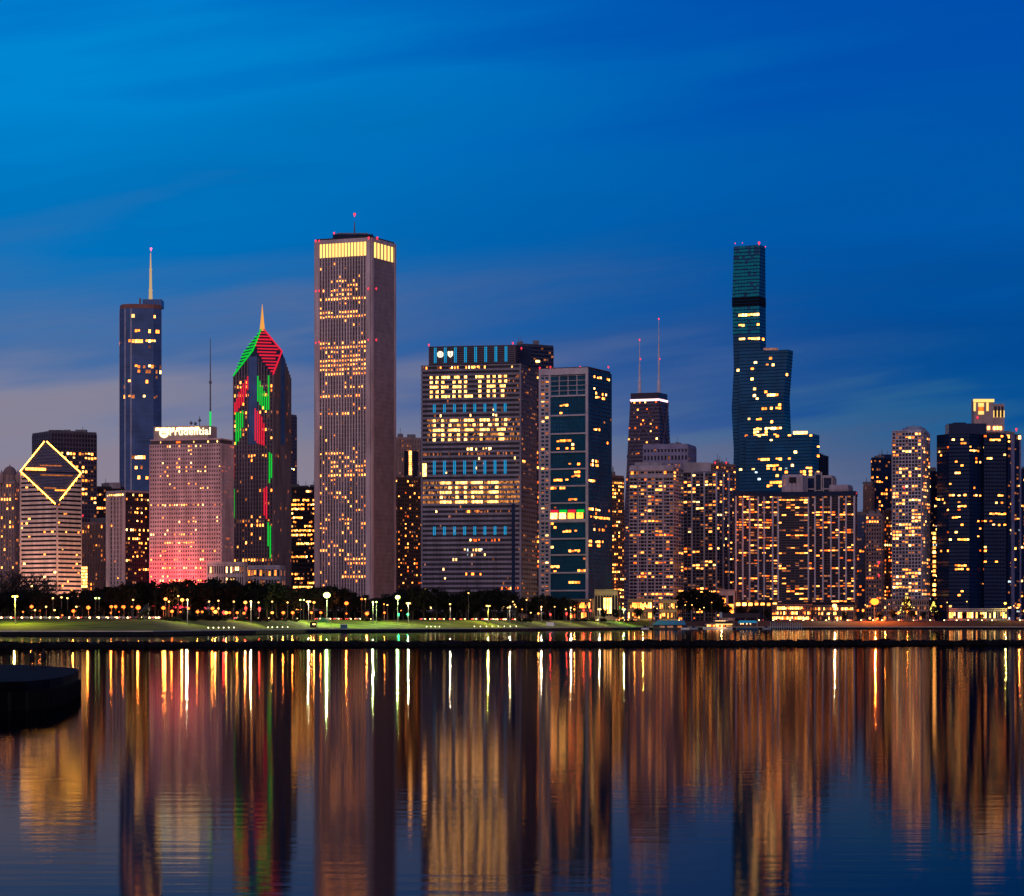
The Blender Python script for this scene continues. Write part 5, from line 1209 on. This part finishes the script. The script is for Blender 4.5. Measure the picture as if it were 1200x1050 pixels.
def person(px, D, label, turn, arm):
    o = empty('person', (wx(px, D), D, PZ), label, 'person', None, turn)
    J = {'pel': (0, 0, .95, .13), 'wst': (0, 0, 1.12, .12), 'chs': (0, .01, 1.34, .145), 'nek': (0, 0, 1.48, .055), 'hdb': (0, -.02, 1.56, .07), 'hdm': (0, -.03, 1.65, .098), 'hdt': (0, -.01, 1.74, .075),
         'hl': (-.1, 0, .9, .12), 'kl': (-.13, -.03, .5, .09), 'al': (-.14, .02, .09, .06), 'tl': (-.15, -.16, .04, .036), 'hr': (.1, 0, .9, .12), 'kr': (.12, -.02, .5, .09), 'ar': (.14, .03, .09, .06), 'tr': (.16, -.15, .04, .036),
         'sl': (-.19, .01, 1.4, .06), 'el': (-.25, .04, 1.13, .046), 'wl': (-.24, -.08 if arm else -.02, .9, .032), 'sr': (.19, .01, 1.4, .06), 'er': (.25, .04, 1.13, .046), 'wr': (.2, -.2 if arm else -.02, 1.1 if arm else .9, .032)}
    E = [('pel', 'wst'), ('wst', 'chs'), ('chs', 'nek'), ('nek', 'hdb'), ('hdb', 'hdm'), ('hdm', 'hdt'), ('pel', 'hl'), ('hl', 'kl'), ('kl', 'al'), ('al', 'tl'), ('pel', 'hr'), ('hr', 'kr'), ('kr', 'ar'), ('ar', 'tr'), ('chs', 'sl'), ('sl', 'el'), ('el', 'wl'), ('chs', 'sr'), ('sr', 'er'), ('er', 'wr')]
    J['nose'] = (0, -.135, 1.645, .014); E.append(('hdm', 'nose'))
    for sd in 'lr':
        w = J['w'+sd]; sg = -1 if sd == 'l' else 1
        J['pm'+sd] = (w[0], w[1]-.02, w[2]-.07, .028); E.append(('w'+sd, 'pm'+sd))
        for f, (dx, ln) in enumerate(((-.033, .07), (-.012, .085), (.01, .08), (.031, .062))):
            J['f%s%d' % (sd, f)] = (w[0]+sg*.005+.0*dx, w[1]-.02+dx, w[2]-.10-ln*.5, .010); J['g%s%d' % (sd, f)] = (w[0]-sg*.02, w[1]-.02+dx, w[2]-.10-ln, .008)
            E += [('pm'+sd, 'f%s%d' % (sd, f)), ('f%s%d' % (sd, f), 'g%s%d' % (sd, f))]
        J['th'+sd] = (w[0]-sg*.03, w[1]-.075, w[2]-.08, .011); E.append(('pm'+sd, 'th'+sd))
    ks = list(J); me = bpy.data.meshes.new('body'); me.from_pydata([J[k][:3] for k in ks], [(ks.index(a), ks.index(b_)) for a, b_ in E], [])
    ob = bpy.data.objects.new('body', me); COL.objects.link(ob); ob.parent = o
    sk_ = ob.modifiers.new('skin', 'SKIN'); 
    for k, sv in zip(ks, me.skin_vertices[0].data): sv.radius = (J[k][3],)*2
    me.skin_vertices[0].data[0].use_root = True
    ob.modifiers.new('sub', 'SUBSURF').levels = 1; ob.modifiers['sub'].render_levels = 2
    me.materials.append(mat('dark_clothes', (.018, .018, .022), .9, .1))
    m = MB(); m.ball((0, .015, 1.68), .115, 1.0, 12, 8); m.build('hair', mat('dark_hair', (.01, .009, .008), .8), o, True)
    m = MB(); m.tube([(0, 0, .62), (0, 0, .95), (0, 0, 1.2), (0, .01, 1.38), (0, 0, 1.46)], [.25, .21, .2, .21, .09], 14); m.build('coat', mat('black_coat', (.012, .012, .016), .9, .1), o, True)
    m = MB()
    for x in (-.036, .036): m.ball((x, -.118, 1.66), .013, 1, 8, 6)
    m.build('eyes', mat('eye_white', (.3, .3, .3), .3), o, True)
person(37.5, 241, 'person in dark coat standing at the left on the pier', 2.9, True)
person(51, 243, 'person in dark coat standing at the right on the pier', 3.5, False)
print('OBJECTS', len(bpy.data.objects))
